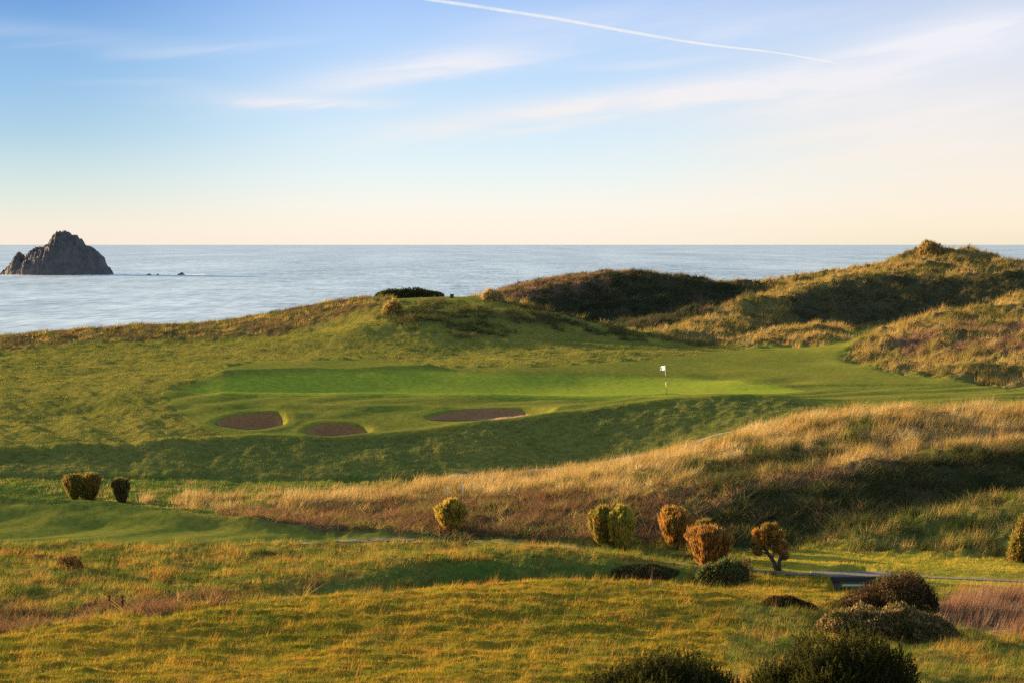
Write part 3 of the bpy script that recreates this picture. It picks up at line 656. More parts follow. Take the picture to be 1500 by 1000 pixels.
def mound(label, u, v, y0, y1, wpx, hpx, pal, seed, n=6000, leaf=(.16, .05), skew=0.0, depth=.8, group=None, name='bramble_bush', spiky=.5, cat='bush', stemmat=None):
    """low dense shrub: leaf sprays through a lumpy dome, with a few woody stems"""
    rg = np.random.default_rng(seed)
    x, y, z = ground_at(u, v, y0, y1)
    w = wpx / F * y; h = hpx / F * y
    o = empty(name, (x, y, z)); tag(o, label, cat, group)
    mb = MB()
    for k in range(9):
        a = 2 * math.pi * k / 9 + rg.random(); q = .2 + .6 * rg.random()
        tx, ty = math.cos(a) * q * w * .4, math.sin(a) * q * w * .4 * depth; tz = h * (.75 - .5 * q * q)
        mb.tube([(tx * .2, ty * .2, -.1), (tx * .6, ty * .6, tz * .65), (tx, ty, tz)], [.03 * h + .01, .02 * h + .006, .004], 5)
    mb.build('stems', stemmat or BARK, o, True)
    px, py = rg.uniform(-1, 1, n * 2), rg.uniform(-1, 1, n * 2)
    k = px * px + py * py < 1; px, py = px[k][:n], py[k][:n]
    r2 = px * px + py * py
    xs = px
    prof = np.sqrt(np.maximum(0, 1 - r2)) 
    if skew: prof = prof * np.clip(1 + skew * px, .25, 1.4) / (1 + .25 * abs(skew))
    lump = 1 + .30 * fbm(px * 2.4 + seed, py * 2.4, seed, 4, .65)
    top = prof * lump * h
    # ground under each spray so the shrub sits on the slope
    gz = zat(x + px * w * .5, y + py * w * .5 * depth) - z
    f = rg.random(len(px)) ** .45
    c = np.stack([px * w * .5, py * w * .5 * depth, gz + top * f], -1)
    c += rg.normal(0, .02 * h + .01, c.shape)
    d = np.stack([px * .8, py * .8, .55 + prof * spiky * 1.3], -1) + rg.normal(0, .45, c.shape)
    fac = np.clip(.5 + .6 * fbm(px * 3 + 7, py * 3, seed + 3, 3) + rg.normal(0, .2, len(px)), 0, 1)
    cols = pick(pal, fac) * (.7 + .6 * rg.random((len(px), 1)))
    leaf_mesh('foliage', c, d, leaf[0], leaf[1], cols, o, rg)
    return o
OR1, OR2, YEL, YGR, DBR, OLV = (.42, .21, .045), (.28, .135, .035), (.46, .32, .05), (.27, .28, .045), (.12, .07, .03), (.19, .165, .035)
GB = 'shrubs along the valley floor'
fan_bush('left half of the pair of brown bushes touching on the fairway brow', 109, 729, 112, 124, 34, 38, [(OR2, .4), (OLV, .4), (DBR, .2)], 301, group=GB)
fan_bush('right wider half of the pair of brown bushes on the fairway brow', 132, 731, 111, 124, 46, 41, [(OR2, .4), (OLV, .4), (DBR, .2)], 302, group=GB)
fan_bush('narrow dark upright bush right of the touching pair', 180, 735, 110, 123, 30, 36, [(OLV, .5), (DBR, .3), (OR2, .2)], 303, group=GB)
fan_bush('lone rounded orange bush before the brown bracken', 662, 779, 105, 113, 45, 50, [(OR1, .3), (YEL, .3), (OLV, .25), (DBR, .15)], 304, group=GB, n=6000)
fan_bush('olive yellow bush partly behind a brighter green one', 882, 797, 101, 108, 44, 58, [(YEL, .3), (OLV, .35), (OR1, .25), (DBR, .1)], 305, group=GB, n=6000)
fan_bush('bright yellow green bush in front of the olive one', 911, 801, 100, 106, 50, 62, [(YGR, .45), (YEL, .35), (OLV, .2)], 306, group=GB, n=6500)
fan_bush('big orange brown bush behind the dark rust one', 991, 804, 100, 106, 60, 60, [(OR1, .4), (OR2, .25), (YEL, .15), (DBR, .2)], 307, group=GB, n=6500)
fan_bush('rust brown broad bush standing nearest the path bend', 1038, 828, 95, 101, 70, 60, [(OR2, .4), (OR1, .2), (DBR, .4)], 308, group=GB, n=7000, bare=.2)
fan_bush('small olive bush peeping over the rust brown one', 1035, 800, 99, 108, 34, 42, [(OLV, .6), (OR2, .4)], 318, group=GB, n=2500)
# the wind-bent little tree with bare trunks
def bent_tree():
    rg = np.random.default_rng(309)
    x, y, z = ground_at(1140, 835, 93, 99)
    s = y / F
    o = empty('windswept_tree', (x, y, z)); tag(o, 'small wind bent tree with bare forked dark trunks and orange crown', 'tree')
    mb = MB()
    q = lambda px, py, d=0: (px * s, d, -py * s)
    mb.tube([q(-2, 3), q(-6, -12, .05), q(-14, -24, .1), (q(-22, -36, .1)), q(-26, -50, .05)], [.13, .10, .08, .055, .02], 8)
    mb.tube([q(2, 3), q(1, -14, -.1), q(5, -28, -.15), q(3, -44, -.1)], [.11, .085, .06, .02], 8)
    mb.tube([q(-9, -17, .06), q(-4, -30, .3), q(-12, -52, .35)], [.06, .045, .015], 7)
    mb.tube([q(-14, -24, .1), q(-30, -30, -.2), q(-38, -40, -.2)], [.05, .035, .01], 7)
    mb.tube([q(1, -14, -.1), q(9, -22, -.3), q(10, -32, -.4)], [.05, .035, .01], 7)
    mb.build('trunk', BARK, o, True)
    cl = []
    for (cx, cy, rx, ry, nn) in ((-18, -52, 21, 15, 30), (-26, -38, 13, 12, 14), (2, -34, 10, 12, 12), (-10, -58, 20, 9, 14), (6, -22, 6, 6, 5), (-33, -30, 7, 5, 4)):
        for _ in range(nn):
            v = rg.normal(size=3); v /= np.linalg.norm(v); v *= rg.random() ** .4
            cl.append(((cx + v[0] * rx) * s, v[1] * .75 * rx * s, -(cy + v[2] * ry) * s))
    cl = np.array(cl); n = 19000
    cid = rg.integers(0, len(cl), n)
    c = cl[cid] + rg.normal(0, .07, (n, 3))
    d = c - np.array([-.3, 0, .5]); d = d / np.linalg.norm(d, axis=1, keepdims=True) + rg.normal(0, .35, c.shape)
    f = rg.random(len(cl))[cid] * .6 + .4 * rg.random(n)
    cols = pick([(OR1, .35), (OR2, .25), (OLV, .2), (DBR, .2)], f) * (.75 + .5 * rg.random((n, 1)))
    leaf_mesh('crown', c, d, .19, .030, cols, o, rg)
bent_tree()
DK = [((.034, .024, .013), .35), ((.070, .042, .022), .3), ((.050, .052, .018), .2), ((.16, .08, .04), .15)]
mound('big dark wind shaped thorn bush sloping down to the left', 1292, 893, 80, 90, 165, 58, DK, 310, n=22000, leaf=(.11, .035), skew=.95, depth=.7, name='thorn_bush', spiky=.9)
mound('broad low bramble bank in front of the dark thorn bush', 1300, 928, 73, 84, 215, 36, [((.08, .08, .026), .35), ((.14, .11, .036), .3), ((.27, .17, .075), .35)], 311, n=20000, leaf=(.13, .05), depth=.45)
mound('small dark brown thorn patch left of the big thorn bush', 1157, 896, 80, 90, 84, 13, DK, 312, n=7000, leaf=(.11, .035), depth=.5, name='thorn_bush', spiky=.9)
mound('leafy green bramble by the path below the rust bush', 1055, 852, 88, 97, 84, 30, [((.075, .10, .03), .5), ((.13, .145, .045), .35), (BRN, .15)], 313, n=9000, leaf=(.13, .06), depth=.5)
mound('dark flat bramble at the end of the shaded ditch', 945, 841, 90, 98, 100, 9, [((.06, .05, .022), .5), ((.09, .09, .03), .3), (BRN, .2)], 314, n=8000, leaf=(.12, .05), depth=.4)
mound('thin twiggy red brown shrub beside the green bramble', 1092, 846, 89, 97, 26, 34, [(BRN, .5), ((.06, .06, .02), .5)], 315, n=420, leaf=(.12, .045), depth=.8, name='twiggy_shrub')
def gorse(label, u, v, y0, y1, lobes, seed, pal, group):
    rg = np.random.default_rng(seed)
    x, y, z = ground_at(u, v, y0, y1); k = y / F
    o = empty('gorse_bush', (x, y, z)); tag(o, label, 'bush', group)
    mb = MB(); C_, D_, K_ = [], [], []
    for (lu, ld, lw, lh) in lobes:
        cx, cy, w, h = lu * k, ld, lw * k, lh * k
        for _ in range(5):
            a = rg.random() * 6.28; q = .5 * rg.random()
            mb.tube([(cx * .6, cy * .6, -.1), (cx + math.cos(a) * q * w * .3, cy + math.sin(a) * q * w * .3, h * .6), (cx + math.cos(a) * q * w * .5, cy + math.sin(a) * q * w * .5, h * .92)], [.05, .03, .006], 5)
        ns = int(150 * w * w) + 60
        for _ in range(ns):
            a = rg.random() * 6.28; q = rg.random() ** .5
            top = h * math.sqrt(max(0, 1 - q ** 2.6)) * (.8 + .34 * rg.random()); hz = top * (1 - .6 * rg.random() ** 2.2)
            base = np.array([cx + math.cos(a) * q * w * .5, cy + math.sin(a) * q * w * .5, max(.05, hz)])
            dr = np.array([math.cos(a) * q * .7 + rg.normal(0, .25), math.sin(a) * q * .7 + rg.normal(0, .25), 1.0]); dr /= np.linalg.norm(dr)
            m = 34; t = rg.random((m, 1)); L_ = .42 * (.6 + .8 * rg.random())
            C_.append(base + dr * (t - .7) * L_ + rg.normal(0, .03, (m, 3)) * (1.2 - t)); D_.append(dr + rg.normal(0, .55, (m, 3))); K_.append(np.full(m, rg.random()))
    mb.build('stems', BARK, o, True)
    c = np.concatenate(C_); d = np.concatenate(D_); f = np.concatenate(K_)
    cols = pick(pal, .7 * f + .3 * rg.random(len(f))) * (.7 + .6 * rg.random((len(f), 1)))
    leaf_mesh('foliage', c, d, .075, .022, cols, o, rg)
GP = [((.022, .027, .010), .4), ((.050, .050, .012), .35), ((.085, .075, .016), .2), ((.16, .12, .025), .05)]
gorse('dark gorse bush in the bottom edge left of its taller twin', 968, 1062, 50, 62, [(-70, .2, 110, 78), (-10, 0, 130, 104), (55, -.1, 120, 90), (95, .2, 70, 66), (-20, -.8, 140, 84), (40, .9, 110, 92)], 316, GP, 'gorse bushes in the bottom edge')
gorse('taller dark gorse bush in the bottom edge right of its twin', 1222, 1062, 50, 62, [(-85, .2, 110, 88), (-25, 0, 130, 130), (35, -.1, 130, 136), (85, .2, 100, 114), (-20, -.8, 140, 98), (60, .9, 120, 110)], 317, GP, 'gorse bushes in the bottom edge')
mound('small brown mound of dead growth alone in the left meadow', 103, 832, 90, 100, 40, 20, [((.075, .04, .02), .6), ((.13, .07, .03), .4)], 319, n=1400, leaf=(.12, .03), name='dead_bush')
mound('yellowish bush cut by the right picture edge at the ridge foot', 1500, 822, 96, 103, 46, 58, [(OLV, .4), (OR2, .3), (YGR, .3)], 320, n=12000, leaf=(.16, .05))
mound('dark low shrub behind the high tee platform', 600, 437, 228, 244, 102, 13, [((.05, .06, .022), .6), ((.10, .085, .03), .4)], 321, n=8000, leaf=(.26, .1), depth=.35, name='low_shrub')
mound('bright straw tuft at the right end of the tee platform', 722, 441, 216, 228, 34, 16, [(GOLDc, .6), (STRAW, .4)], 322, n=1600, leaf=(.45, .06), depth=.6, name='grass_tussock', cat='tussock', spiky=1.2)
mound('golden grass knob on the highest far dune', 1362, 366, 300, 314, 44, 12, [(GOLDc, .5), ((.24, .17, .05), .5)], 323, n=2200, leaf=(.6, .07), depth=.6, name='grass_tussock', cat='tussock', spiky=1.2)
mound('pale grass tuft hanging below the left end of the tee', 575, 458, 205, 222, 30, 18, [(GOLDc, .7), (OLIVE, .3)], 324, n=1200, leaf=(.45, .06), depth=.7, name='grass_tussock', cat='tussock', spiky=1.0)
for (u, v, hp, lb) in ((160, 893, 22, 'shorter dark seed stalk in the near ditch'), (179, 897, 26, 'taller dark seed stalk in the near ditch')):
    x, y, z = ground_at(u, v, 76, 90); h = hp / F * y; rg = np.random.default_rng(u)
    o = empty('dock_plant', (x, y, z)); tag(o, lb, 'plant', 'dead dock stalks in the ditch')
    mb = MB(); mb.tube([(0, 0, -.05), (.02, 0, h * .5), (0.01, 0, h)], [.012, .010, .004], 5); mb.build('stem', BARK, o, True)
    c = np.stack([rg.normal(0, .035, 260), rg.normal(0, .035, 260), h * (.35 + .65 * rg.random(260))], -1)
    leaf_mesh('seed_head', c, rg.normal(0, .5, c.shape) + [0, 0, 1], .06, .03, np.tile([(.10, .045, .025)], (260, 1)) * (.6 + .8 * rg.random((260, 1))), o, rg)

# ------------------------------------------------------------------ paths, bridge, stream
GRAVEL = plain('gravel', (.125, .098, .064), .95, .25, 6, .03)
def ribbon(name, label, pts, w, lift=.03):
    pts = np.array(pts); out = []; 
    d = np.concatenate([[0], np.cumsum(np.hypot(*np.diff(pts, axis=0).T))]); s = np.arange(0, d[-1], .35)
    px = np.interp(s, d, pts[:, 0]); py = np.interp(s, d, pts[:, 1])
    k = 9
    for _ in range(6):
        px[1:-1] = (px[:-2] + px[1:-1] + px[2:]) / 3; py[1:-1] = (py[:-2] + py[1:-1] + py[2:]) / 3
    tx, ty = np.gradient(px), np.gradient(py); l = np.hypot(tx, ty); nx, ny = -ty / l, tx / l
    M = 7; co = []
    wob = 1 + .12 * fbm(s / 2, s * 0 + .5, 77, 2)
    for q in np.linspace(-1, 1, M):
        X, Y_ = px + nx * q * w * wob, py + ny * q * w * wob
        co.append(np.stack([X, Y_, np.maximum(zat(X, Y_), zat(px, py) - .12) + lift], -1))
    co = np.stack(co, 1); n = len(s); ix = np.arange(n * M).reshape(n, M)
    f = np.stack([ix[:-1, :-1], ix[1:, :-1], ix[1:, 1:], ix[:-1, 1:]], -1).reshape(-1, 4)
    o = mesh_np(name, co.reshape(-1, 3), f, GRAVEL, smooth=True)
    tag(o, label, 'path', kind='structure')
    return o
p1 = PATHS[0][0]
cut = [q for q in p1 if q[0] < BX - 1.9]; cut.append((BX - 1.75, BY))
ribbon('path', 'grey gravel path curving from the left fairway to the bridge', cut, .24)
cut2 = [(BX + 1.75, BY)] + [q for q in p1 if q[0] > BX + 2.0]
ribbon('path', 'grey gravel path running right from the bridge', cut2, .26)
ribbon('path', 'pale sandy path at the foot of the steep green bank', PATHS[1][0], .45)
CONC = plain('weathered_concrete', (.115, .095, .07), .9, .25, 9, .01)
DARKW = plain('dark_timber', (.045, .04, .036), .9, .3, 12, .01)
PALE = plain('lit_gap_pale', (.62, .60, .56), .7, .12, 9)
def bridge():
    zt = float(max(zat(BX - 2.3, BY), zat(BX + 2.3, BY))) + .05
    o = empty('footbridge', (BX, BY, zt)); tag(o, 'low flat footbridge over the stream behind the dark thorn bush', 'bridge')
    mb = MB()
    for k in range(13): mb.box((-1.8 + k * .3, 0, -.03), (.29, 1.5, .07), .01)
    mb.build('deck', CONC, o)
    for q in (-.68, .68):
        mb = MB(); mb.box((0, q, -.18), (3.6, .14, .20), .015); mb.build('beam', DARKW, o)
    for s in (-1, 1):
        mb = MB(); mb.box((s * 1.0, 0, -.65), (.55, 1.3, 1.0), .03); mb.box((s * 1.35, -.72, -.62), (.5, .3, .8), .03); mb.build('abutment', CONC, o)
    mb = MB(); mb.box((0.05, -.70, -.44), (1.35, .06, .09), .01); mb.build('lit_gap_bar', PALE, o)  # added pale bar stands in for lit water seen through the opening
    return zt
zt = bridge()
WAT, nt, out = new_mat('stream_water')
b = N(nt, 'ShaderNodeBsdfPrincipled'); b.inputs['Base Color'].default_value = (.03, .035, .035, 1); b.inputs['Roughness'].default_value = .06; b.inputs['IOR'].default_value = 1.33
nz = N(nt, 'ShaderNodeTexNoise'); nz.inputs['Scale'].default_value = 5; bp = N(nt, 'ShaderNodeBump'); bp.inputs['Distance'].default_value = .02
tc = N(nt, 'ShaderNodeTexCoord'); lk(nt, tc.outputs['Object'], nz.inputs[0]); lk(nt, nz.outputs['Fac'], bp.inputs['Height']); lk(nt, bp.outputs[0], b.inputs['Normal']); lk(nt, b.outputs[0], out.inputs[0])
cp = np.array(chan); s = np.linspace(0, 1, 40); dd = np.concatenate([[0], np.cumsum(np.hypot(*np.diff(cp, axis=0).T))]) ; dd /= dd[-1]
cx, cy = np.interp(s, dd, cp[:, 0]), np.interp(s, dd, cp[:, 1])
tx, ty = np.gradient(cx), np.gradient(cy); l = np.hypot(tx, ty)
co = np.stack([np.stack([cx + q * -ty / l * .95, cy + q * tx / l * .95, np.full(40, WATER_Z)], -1) for q in (-1, 0, 1)], 1).reshape(-1, 3)
ix = np.arange(120).reshape(40, 3); f = np.stack([ix[:-1, :-1], ix[1:, :-1], ix[1:, 1:], ix[:-1, 1:]], -1).reshape(-1, 4)
tag(mesh_np('stream', co, f, WAT, smooth=True), 'narrow stream passing under the footbridge', 'stream', kind='structure')

# ------------------------------------------------------------------ flag, posts, tee marker
WHITE = plain('white_paint', (.80, .80, .78), .5, .06, 5)
BLACK = plain('black_paint', (.03, .03, .035), .5, .2, 5)
CLOTH, nt, out = new_mat('flag_cloth')
d = N(nt, 'ShaderNodeBsdfDiffuse'); d.inputs[0].default_value = (.82, .82, .84, 1); t = N(nt, 'ShaderNodeBsdfTranslucent'); t.inputs[0].default_value = (.82, .82, .84, 1)
mx = N(nt, 'ShaderNodeMixShader'); mx.inputs[0].default_value = .4; lk(nt, d.outputs[0], mx.inputs[1]); lk(nt, t.outputs[0], mx.inputs[2]); lk(nt, mx.outputs[0], out.inputs[0])
def flag():
    x, y, z = ground_at(976.4, 578, 156, 164)
    PX = y / F; top = 43.5 * PX
    o = empty('golf_flag', (x, y, z)); tag(o, 'white golf flag on a black and white banded pole', 'flag')
    lean = -2.4 * PX
    seg = [(0, .25), (.25, .45), (.45, .63), (.63, 1.0)]
    for i, (a, b_) in enumerate(seg):
        mb = MB(); mb.tube([(lean * a, 0, top * a - (.1 if a == 0 else 0)), (lean * b_, 0, top * b_)], [.024 - .006 * a, .024 - .006 * b_], 10)
        mb.build('pole_band', WHITE if i % 2 else BLACK, o, True)
    W_, Hh = .37, .35; nx_, nz_ = 14, 8; v = []; f = []
    def pt(i, j):
        a, c = i / nx_, j / nz_
        return (lean - .02 - a * W_, .05 * math.sin(a * 7 + c * 1.2) * a ** .5, top - .005 - c * Hh * (1 - .12 * a) - a * .12 - .03 * math.sin(a * 6))
    for j in range(nz_ + 1):
        for i in range(nx_ + 1): v.append(pt(i, j))
    for j in range(nz_):
        for i in range(nx_):
            q = j * (nx_ + 1) + i; f.append([q, q + 1, q + nx_ + 2, q + nx_ + 1])
    mb = MB(); mb.v = v; mb.f = f; cl = mb.build('flag_cloth', CLOTH, o, True)
    mb = MB()
    for i in range(4, 11):
        for j in (3, 4, 5):
            if (i + j * 2) % 5 in (0, 1, 3) or j == 4:
                n = len(mb.v); ps = [pt(i, j), pt(i + .9, j + .1), pt(i + .9, j + .9), pt(i, j + .8)]
                mb.v += [(p[0], p[1] - .006, p[2]) for p in ps]; mb.f.append([n, n + 1, n + 2, n + 3])
    mb.build('emblem', plain('emblem_grey', (.10, .10, .13), .8), cl)
    mb = MB(); mb.tube([(0, 0, -.1), (0, 0, .022)], [.054, .054], 18); mb.build('hole_cup', BLACK, o, True)
flag()
for (u, v, lb) in ((656, 727, 'left thin white marker post in the golden grass'), (678, 724, 'right thin white marker post in the golden grass')):
    x, y, z = ground_at(u, v, 118, 132); o = empty('marker_post', (x, y, z + .1)); tag(o, lb, 'post', 'white marker posts in the long grass')
    mb = MB(); mb.box((0, 0, .25), (.05, .05, .7), .008); mb.build('shaft', WHITE, o)
    mb = MB(); mb.box((0, 0, .63), (.054, .054, .06), .008); mb.build('cap', BLACK, o)
x, y, z = ground_at(662, 437, 218, 236)
o = empty('tee_box', (x, y, z)); tag(o, 'small dark box standing on the high tee platform', 'tee box')
mb = MB(); mb.box((0, 0, .22), (.4, .3, .36), .03); mb.build('body', DARKW, o); mb = MB(); mb.box((0, 0, .43), (.46, .36, .05), .015); mb.build('lid', DARKW, o)
for sx in (-.14, .14):
    mb = MB(); mb.box((sx, 0, .0), (.05, .26, .1), .01); mb.build('foot', DARKW, o)

# ------------------------------------------------------------------ sea, island, rocks
def sea_mat():
    m, nt, out = new_mat('sea_water')
    tc = N(nt, 'ShaderNodeTexCoord')
    def nz(sx, sy, sc, det, ro=.55):
        mp = N(nt, 'ShaderNodeMapping'); mp.inputs['Scale'].default_value = (sx, sy, 1); lk(nt, tc.outputs['Object'], mp.inputs[0])
        n = N(nt, 'ShaderNodeTexNoise'); n.inputs['Scale'].default_value = sc; n.inputs['Detail'].default_value = det; n.inputs['Roughness'].default_value = ro
        lk(nt, mp.outputs[0], n.inputs[0]); return n
    rip = nz(1, .07, .22, 4, .6)
    a = nz(1, .45, .07, 5, .55); b2 = nz(1, .35, .018, 5); c = nz(1, .12, .004, 4)
    mx = N(nt, 'ShaderNodeMath', operation='MULTIPLY_ADD'); mx.inputs[1].default_value = .7; lk(nt, b2.outputs['Fac'], mx.inputs[0]); lk(nt, a.outputs['Fac'], mx.inputs[2])
    mx2 = N(nt, 'ShaderNodeMath', operation='MULTIPLY_ADD'); mx2.inputs[1].default_value = .8; lk(nt, c.outputs['Fac'], mx2.inputs[0]); lk(nt, mx.outputs[0], mx2.inputs[2])
    rp = N(nt, 'ShaderNodeValToRGB'); e = rp.color_ramp.elements
    e[0].position = .40; e[0].color = (*SEA_D, 1); e[1].position = .60; e[1].color = (*SEA_L, 1)
    dv = N(nt, 'ShaderNodeMath', operation='DIVIDE'); dv.inputs[1].default_value = 3.3
    mx3 = N(nt, 'ShaderNodeMath', operation='MULTIPLY_ADD'); mx3.inputs[1].default_value = .8; lk(nt, rip.outputs['Fac'], mx3.inputs[0]); lk(nt, mx2.outputs[0], mx3.inputs[2]); lk(nt, mx3.outputs[0], dv.inputs[0]); lk(nt, dv.outputs[0], rp.inputs[0])
    # foam flecks
    fm = nz(1, .10, .05, 6, .7); fr = N(nt, 'ShaderNodeMapRange'); fr.inputs[1].default_value = .67; fr.inputs[2].default_value = .74; lk(nt, fm.outputs['Fac'], fr.inputs[0])
    fx = N(nt, 'ShaderNodeMix', data_type='RGBA'); fx.inputs[7].default_value = (.75, .78, .8, 1); lk(nt, fr.outputs[0], fx.inputs[0]); lk(nt, rp.outputs[0], fx.inputs[6])
    bp = N(nt, 'ShaderNodeBump'); bp.inputs['Distance'].default_value = 1.2; bp.inputs['Strength'].default_value = .22; lk(nt, mx.outputs[0], bp.inputs['Height'])
    p = N(nt, 'ShaderNodeBsdfPrincipled'); p.inputs['Roughness'].default_value = .38; p.inputs['IOR'].default_value = 1.33
    lk(nt, fx.outputs[2], p.inputs['Base Color']); lk(nt, bp.outputs[0], p.inputs['Normal']); lk(nt, p.outputs[0], out.inputs[0])
    return m
SEA_D, SEA_L = (.07, .11, .125), (.42, .49, .51)  # pale tone puts sky sheen and sparkle into the water colour
ys = np.concatenate([[60], np.geomspace(200, 60000, 60)]); xs_ = np.linspace(-1, 1, 13)
SX = xs_[None, :] * (ys[:, None] * 1.2 + 300); SY = np.repeat(ys[:, None], 13, 1)
ix = np.arange(SX.size).reshape(SX.shape); f = np.stack([ix[:-1, :-1], ix[:-1, 1:], ix[1:, 1:], ix[1:, :-1]], -1).reshape(-1, 4)
tag(mesh_np('sea', np.stack([SX, SY, SX * 0], -1).reshape(-1, 3), f, sea_mat()), 'pale grey blue sea out to the horizon', 'sea', kind='structure')
ROCK = plain('island_rock', (.108, .090, .080), .95, .6, .13, 2.0)
def island():
    Yi = H * F / 46.0; s = Yi / F
    sil = np.array([(0, 403), (5, 392), (12, 385), (20, 372), (24, 366), (29, 375), (34, 384), (38, 376), (42, 367), (48, 362), (60, 360), (70, 357), (73, 349), (80, 343), (86, 338.5), (92, 338), (100, 340), (110, 345), (116, 352), (122, 358), (130, 361), (140, 366), (146, 378), (154, 391), (160, 403)], float)
    n = 420; m = 140
    u = np.linspace(-1, 161, n); hh = np.interp(u, sil[:, 0], 403.5 - sil[:, 1], left=0, right=0) * s
    hh = hh + np.clip(hh / 6, 0, 1) * (1.7 * fbm(u / 5, u * 0 + .3, 98, 5, .75) - np.abs(1.6 * fbm(u / 9, u * 0 + 2.3, 99, 3)))
    depth = (26 + 34 * np.sin(np.clip(u / 160, 0, 1) * np.pi)) 
    q = np.linspace(-1, 1, m)
    Ug, Q = np.meshgrid(u, q, indexing='ij')
    X = (Ug - 750) * s * (1 + 30 / Yi); Yg = Yi + 45 + Q * depth[:, None]
    prof = np.clip(1 - np.abs(Q) ** 2.4, 0, 1) ** .75
    nzv = fbm(X / 16, Yg / 16, 91, 5, .6)
    ridge_shift = 0.12 * fbm(X / 30, Yg * 0, 93, 3)
    prof = np.clip(1 - np.abs(Q + ridge_shift * (1 - np.abs(Q))) ** 2.4, 0, 1) ** .75
    Zg = hh[:, None] * prof + nzv * 3.2 * np.minimum(1, hh[:, None] / 8) * (prof < .985) * np.clip(prof * 4, 0, 1) - 1.5
    Zg += np.abs(fbm(X / 7, Yg / 9, 95, 3)) * -2.2 * np.minimum(1, hh[:, None] / 12) * (np.abs(Q) > .1)
    Zg = np.maximum(Zg, -2)
    ix = np.arange(n * m).reshape(n, m); f = np.stack([ix[:-1, :-1], ix[1:, :-1], ix[1:, 1:], ix[:-1, 1:]], -1).reshape(-1, 4)
    o = mesh_np('rocky_island', np.stack([X, Yg, Zg], -1).reshape(-1, 3), f, ROCK)
    tag(o, 'tall dark rocky island with a small pointed stack on its left', 'island')
    for (uu, wpx, hpx, lb) in ((265, 12, 3.6, 'largest low dark rock awash right of the island'), (218, 9, 2.0, 'flat dark rock awash nearest the island'), (231, 5, 1.8, 'tiny dark rock awash between the other two')):
        w, h = wpx * s, hpx * s; rg = np.random.default_rng(uu)
        a = np.linspace(0, 2 * np.pi, 22, endpoint=False); rr_ = np.linspace(1, .0, 7); co = []
        for r in rr_:
            k = 1 + .25 * fbm(np.cos(a) * 2 + uu, np.sin(a) * 2 + r * 2, uu, 3)
            co.append(np.stack([np.cos(a) * r * w / 2 * k + .12 * w * (1 - r), np.sin(a) * r * w / 2.6 * k, (h * (1 - r ** 1.7)) * k - .4 * (r > .99)], -1))
        co = np.stack(co); ix = np.arange(22 * 7).reshape(7, 22); nx2 = np.roll(ix, -1, 1)
        f = np.stack([ix[:-1], nx2[:-1], nx2[1:], ix[1:]], -1).reshape(-1, 4)
        o = mesh_np('sea_rock', co.reshape(-1, 3), f, ROCK); o.location = ((uu - 750) * s, Yi, 0)
        tag(o, lb, 'rock', 'small rocks awash near the island')
    # surf round the rock
    SURF = plain('surf', (.78, .8, .82), .9, .1, .05)
    uu = np.linspace(-6, 300, 240); dsp = np.where(uu < 163, -6 + 2.5 * fbm(uu / 12, uu * 0, 5, 3), 4 + 9 * fbm(uu / 20, uu * 0, 6, 3))
    wv = np.where(uu < 163, 20, 34) * np.clip(.55 + .9 * fbm(uu / 9, uu * 0 + 3, 7, 3), .02, 2) * np.where(uu > 200, .6, 1)
    x_ = (uu - 750) * s; yy_ = Yi + dsp - np.where(uu < 163, 12 - 14 * np.sin(np.clip(uu / 160, 0, 1) * np.pi) * .8, 0)
    co = np.stack([np.stack([x_, yy_ - wv, x_ * 0 + .15], -1), np.stack([x_, yy_ + wv, x_ * 0 + .15], -1)], 1).reshape(-1, 3)
    ix = np.arange(480).reshape(240, 2); f = np.stack([ix[:-1, 0], ix[1:, 0], ix[1:, 1], ix[:-1, 1]], -1)
    tag(mesh_np('surf', co, f, SURF), 'thin white surf line at the foot of the island', 'surf', kind='stuff')
island()

# ------------------------------------------------------------------ vapour trail
TR, nt, out = new_mat('vapour')
em = N(nt, 'ShaderNodeBsdfDiffuse'); em.inputs[0].default_value = (.44, .50, .60, 1); tl = N(nt, 'ShaderNodeBsdfTranslucent'); tl.inputs[0].default_value = (.44, .50, .60, 1)
ms = N(nt, 'ShaderNodeMixShader'); ms.inputs[0].default_value = .5; lk(nt, em.outputs[0], ms.inputs[1]); lk(nt, tl.outputs[0], ms.inputs[2])
tp = N(nt, 'ShaderNodeBsdfTransparent'); lw = N(nt, 'ShaderNodeLayerWeight'); lw.inputs[0].default_value = .5
iv = N(nt, 'ShaderNodeMath', operation='SUBTRACT'); iv.inputs[0].default_value = 1.0; lk(nt, lw.outputs['Facing'], iv.inputs[1])
pw = N(nt, 'ShaderNodeMath', operation='POWER'); pw.inputs[1].default_value = 1.6; lk(nt, iv.outputs[0], pw.inputs[0])
tc = N(nt, 'ShaderNodeTexCoord'); nz = N(nt, 'ShaderNodeTexNoise'); nz.inputs['Scale'].default_value = .004; nz.inputs['Detail'].default_value = 4; lk(nt, tc.outputs['Object'], nz.inputs[0])
m1 = N(nt, 'ShaderNodeMath', operation='MULTIPLY'); lk(nt, pw.outputs[0], m1.inputs[0]); lk(nt, nz.outputs['Fac'], m1.inputs[1])
m2 = N(nt, 'ShaderNodeMath', operation='MULTIPLY'); m2.inputs[1].default_value = .55; m2.use_clamp = True; lk(nt, m1.outputs[0], m2.inputs[0])
m3 = N(nt, 'ShaderNodeMixShader'); lk(nt, m2.outputs[0], m3.inputs[0]); lk(nt, tp.outputs[0], m3.inputs[1]); lk(nt, ms.outputs[0], m3.inputs[2]); lk(nt, m3.outputs[0], out.inputs[0])
mb = MB(); k = 40
tpx = [(560, -14), (640, 2), (700, 10), (800, 25), (900, 43), (1000, 61), (1080, 71), (1150, 79), (1200, 88), (1245, 97)]
tu = np.linspace(560, 1245, k); tv = np.interp(tu, [p[0] for p in tpx], [p[1] for p in tpx])
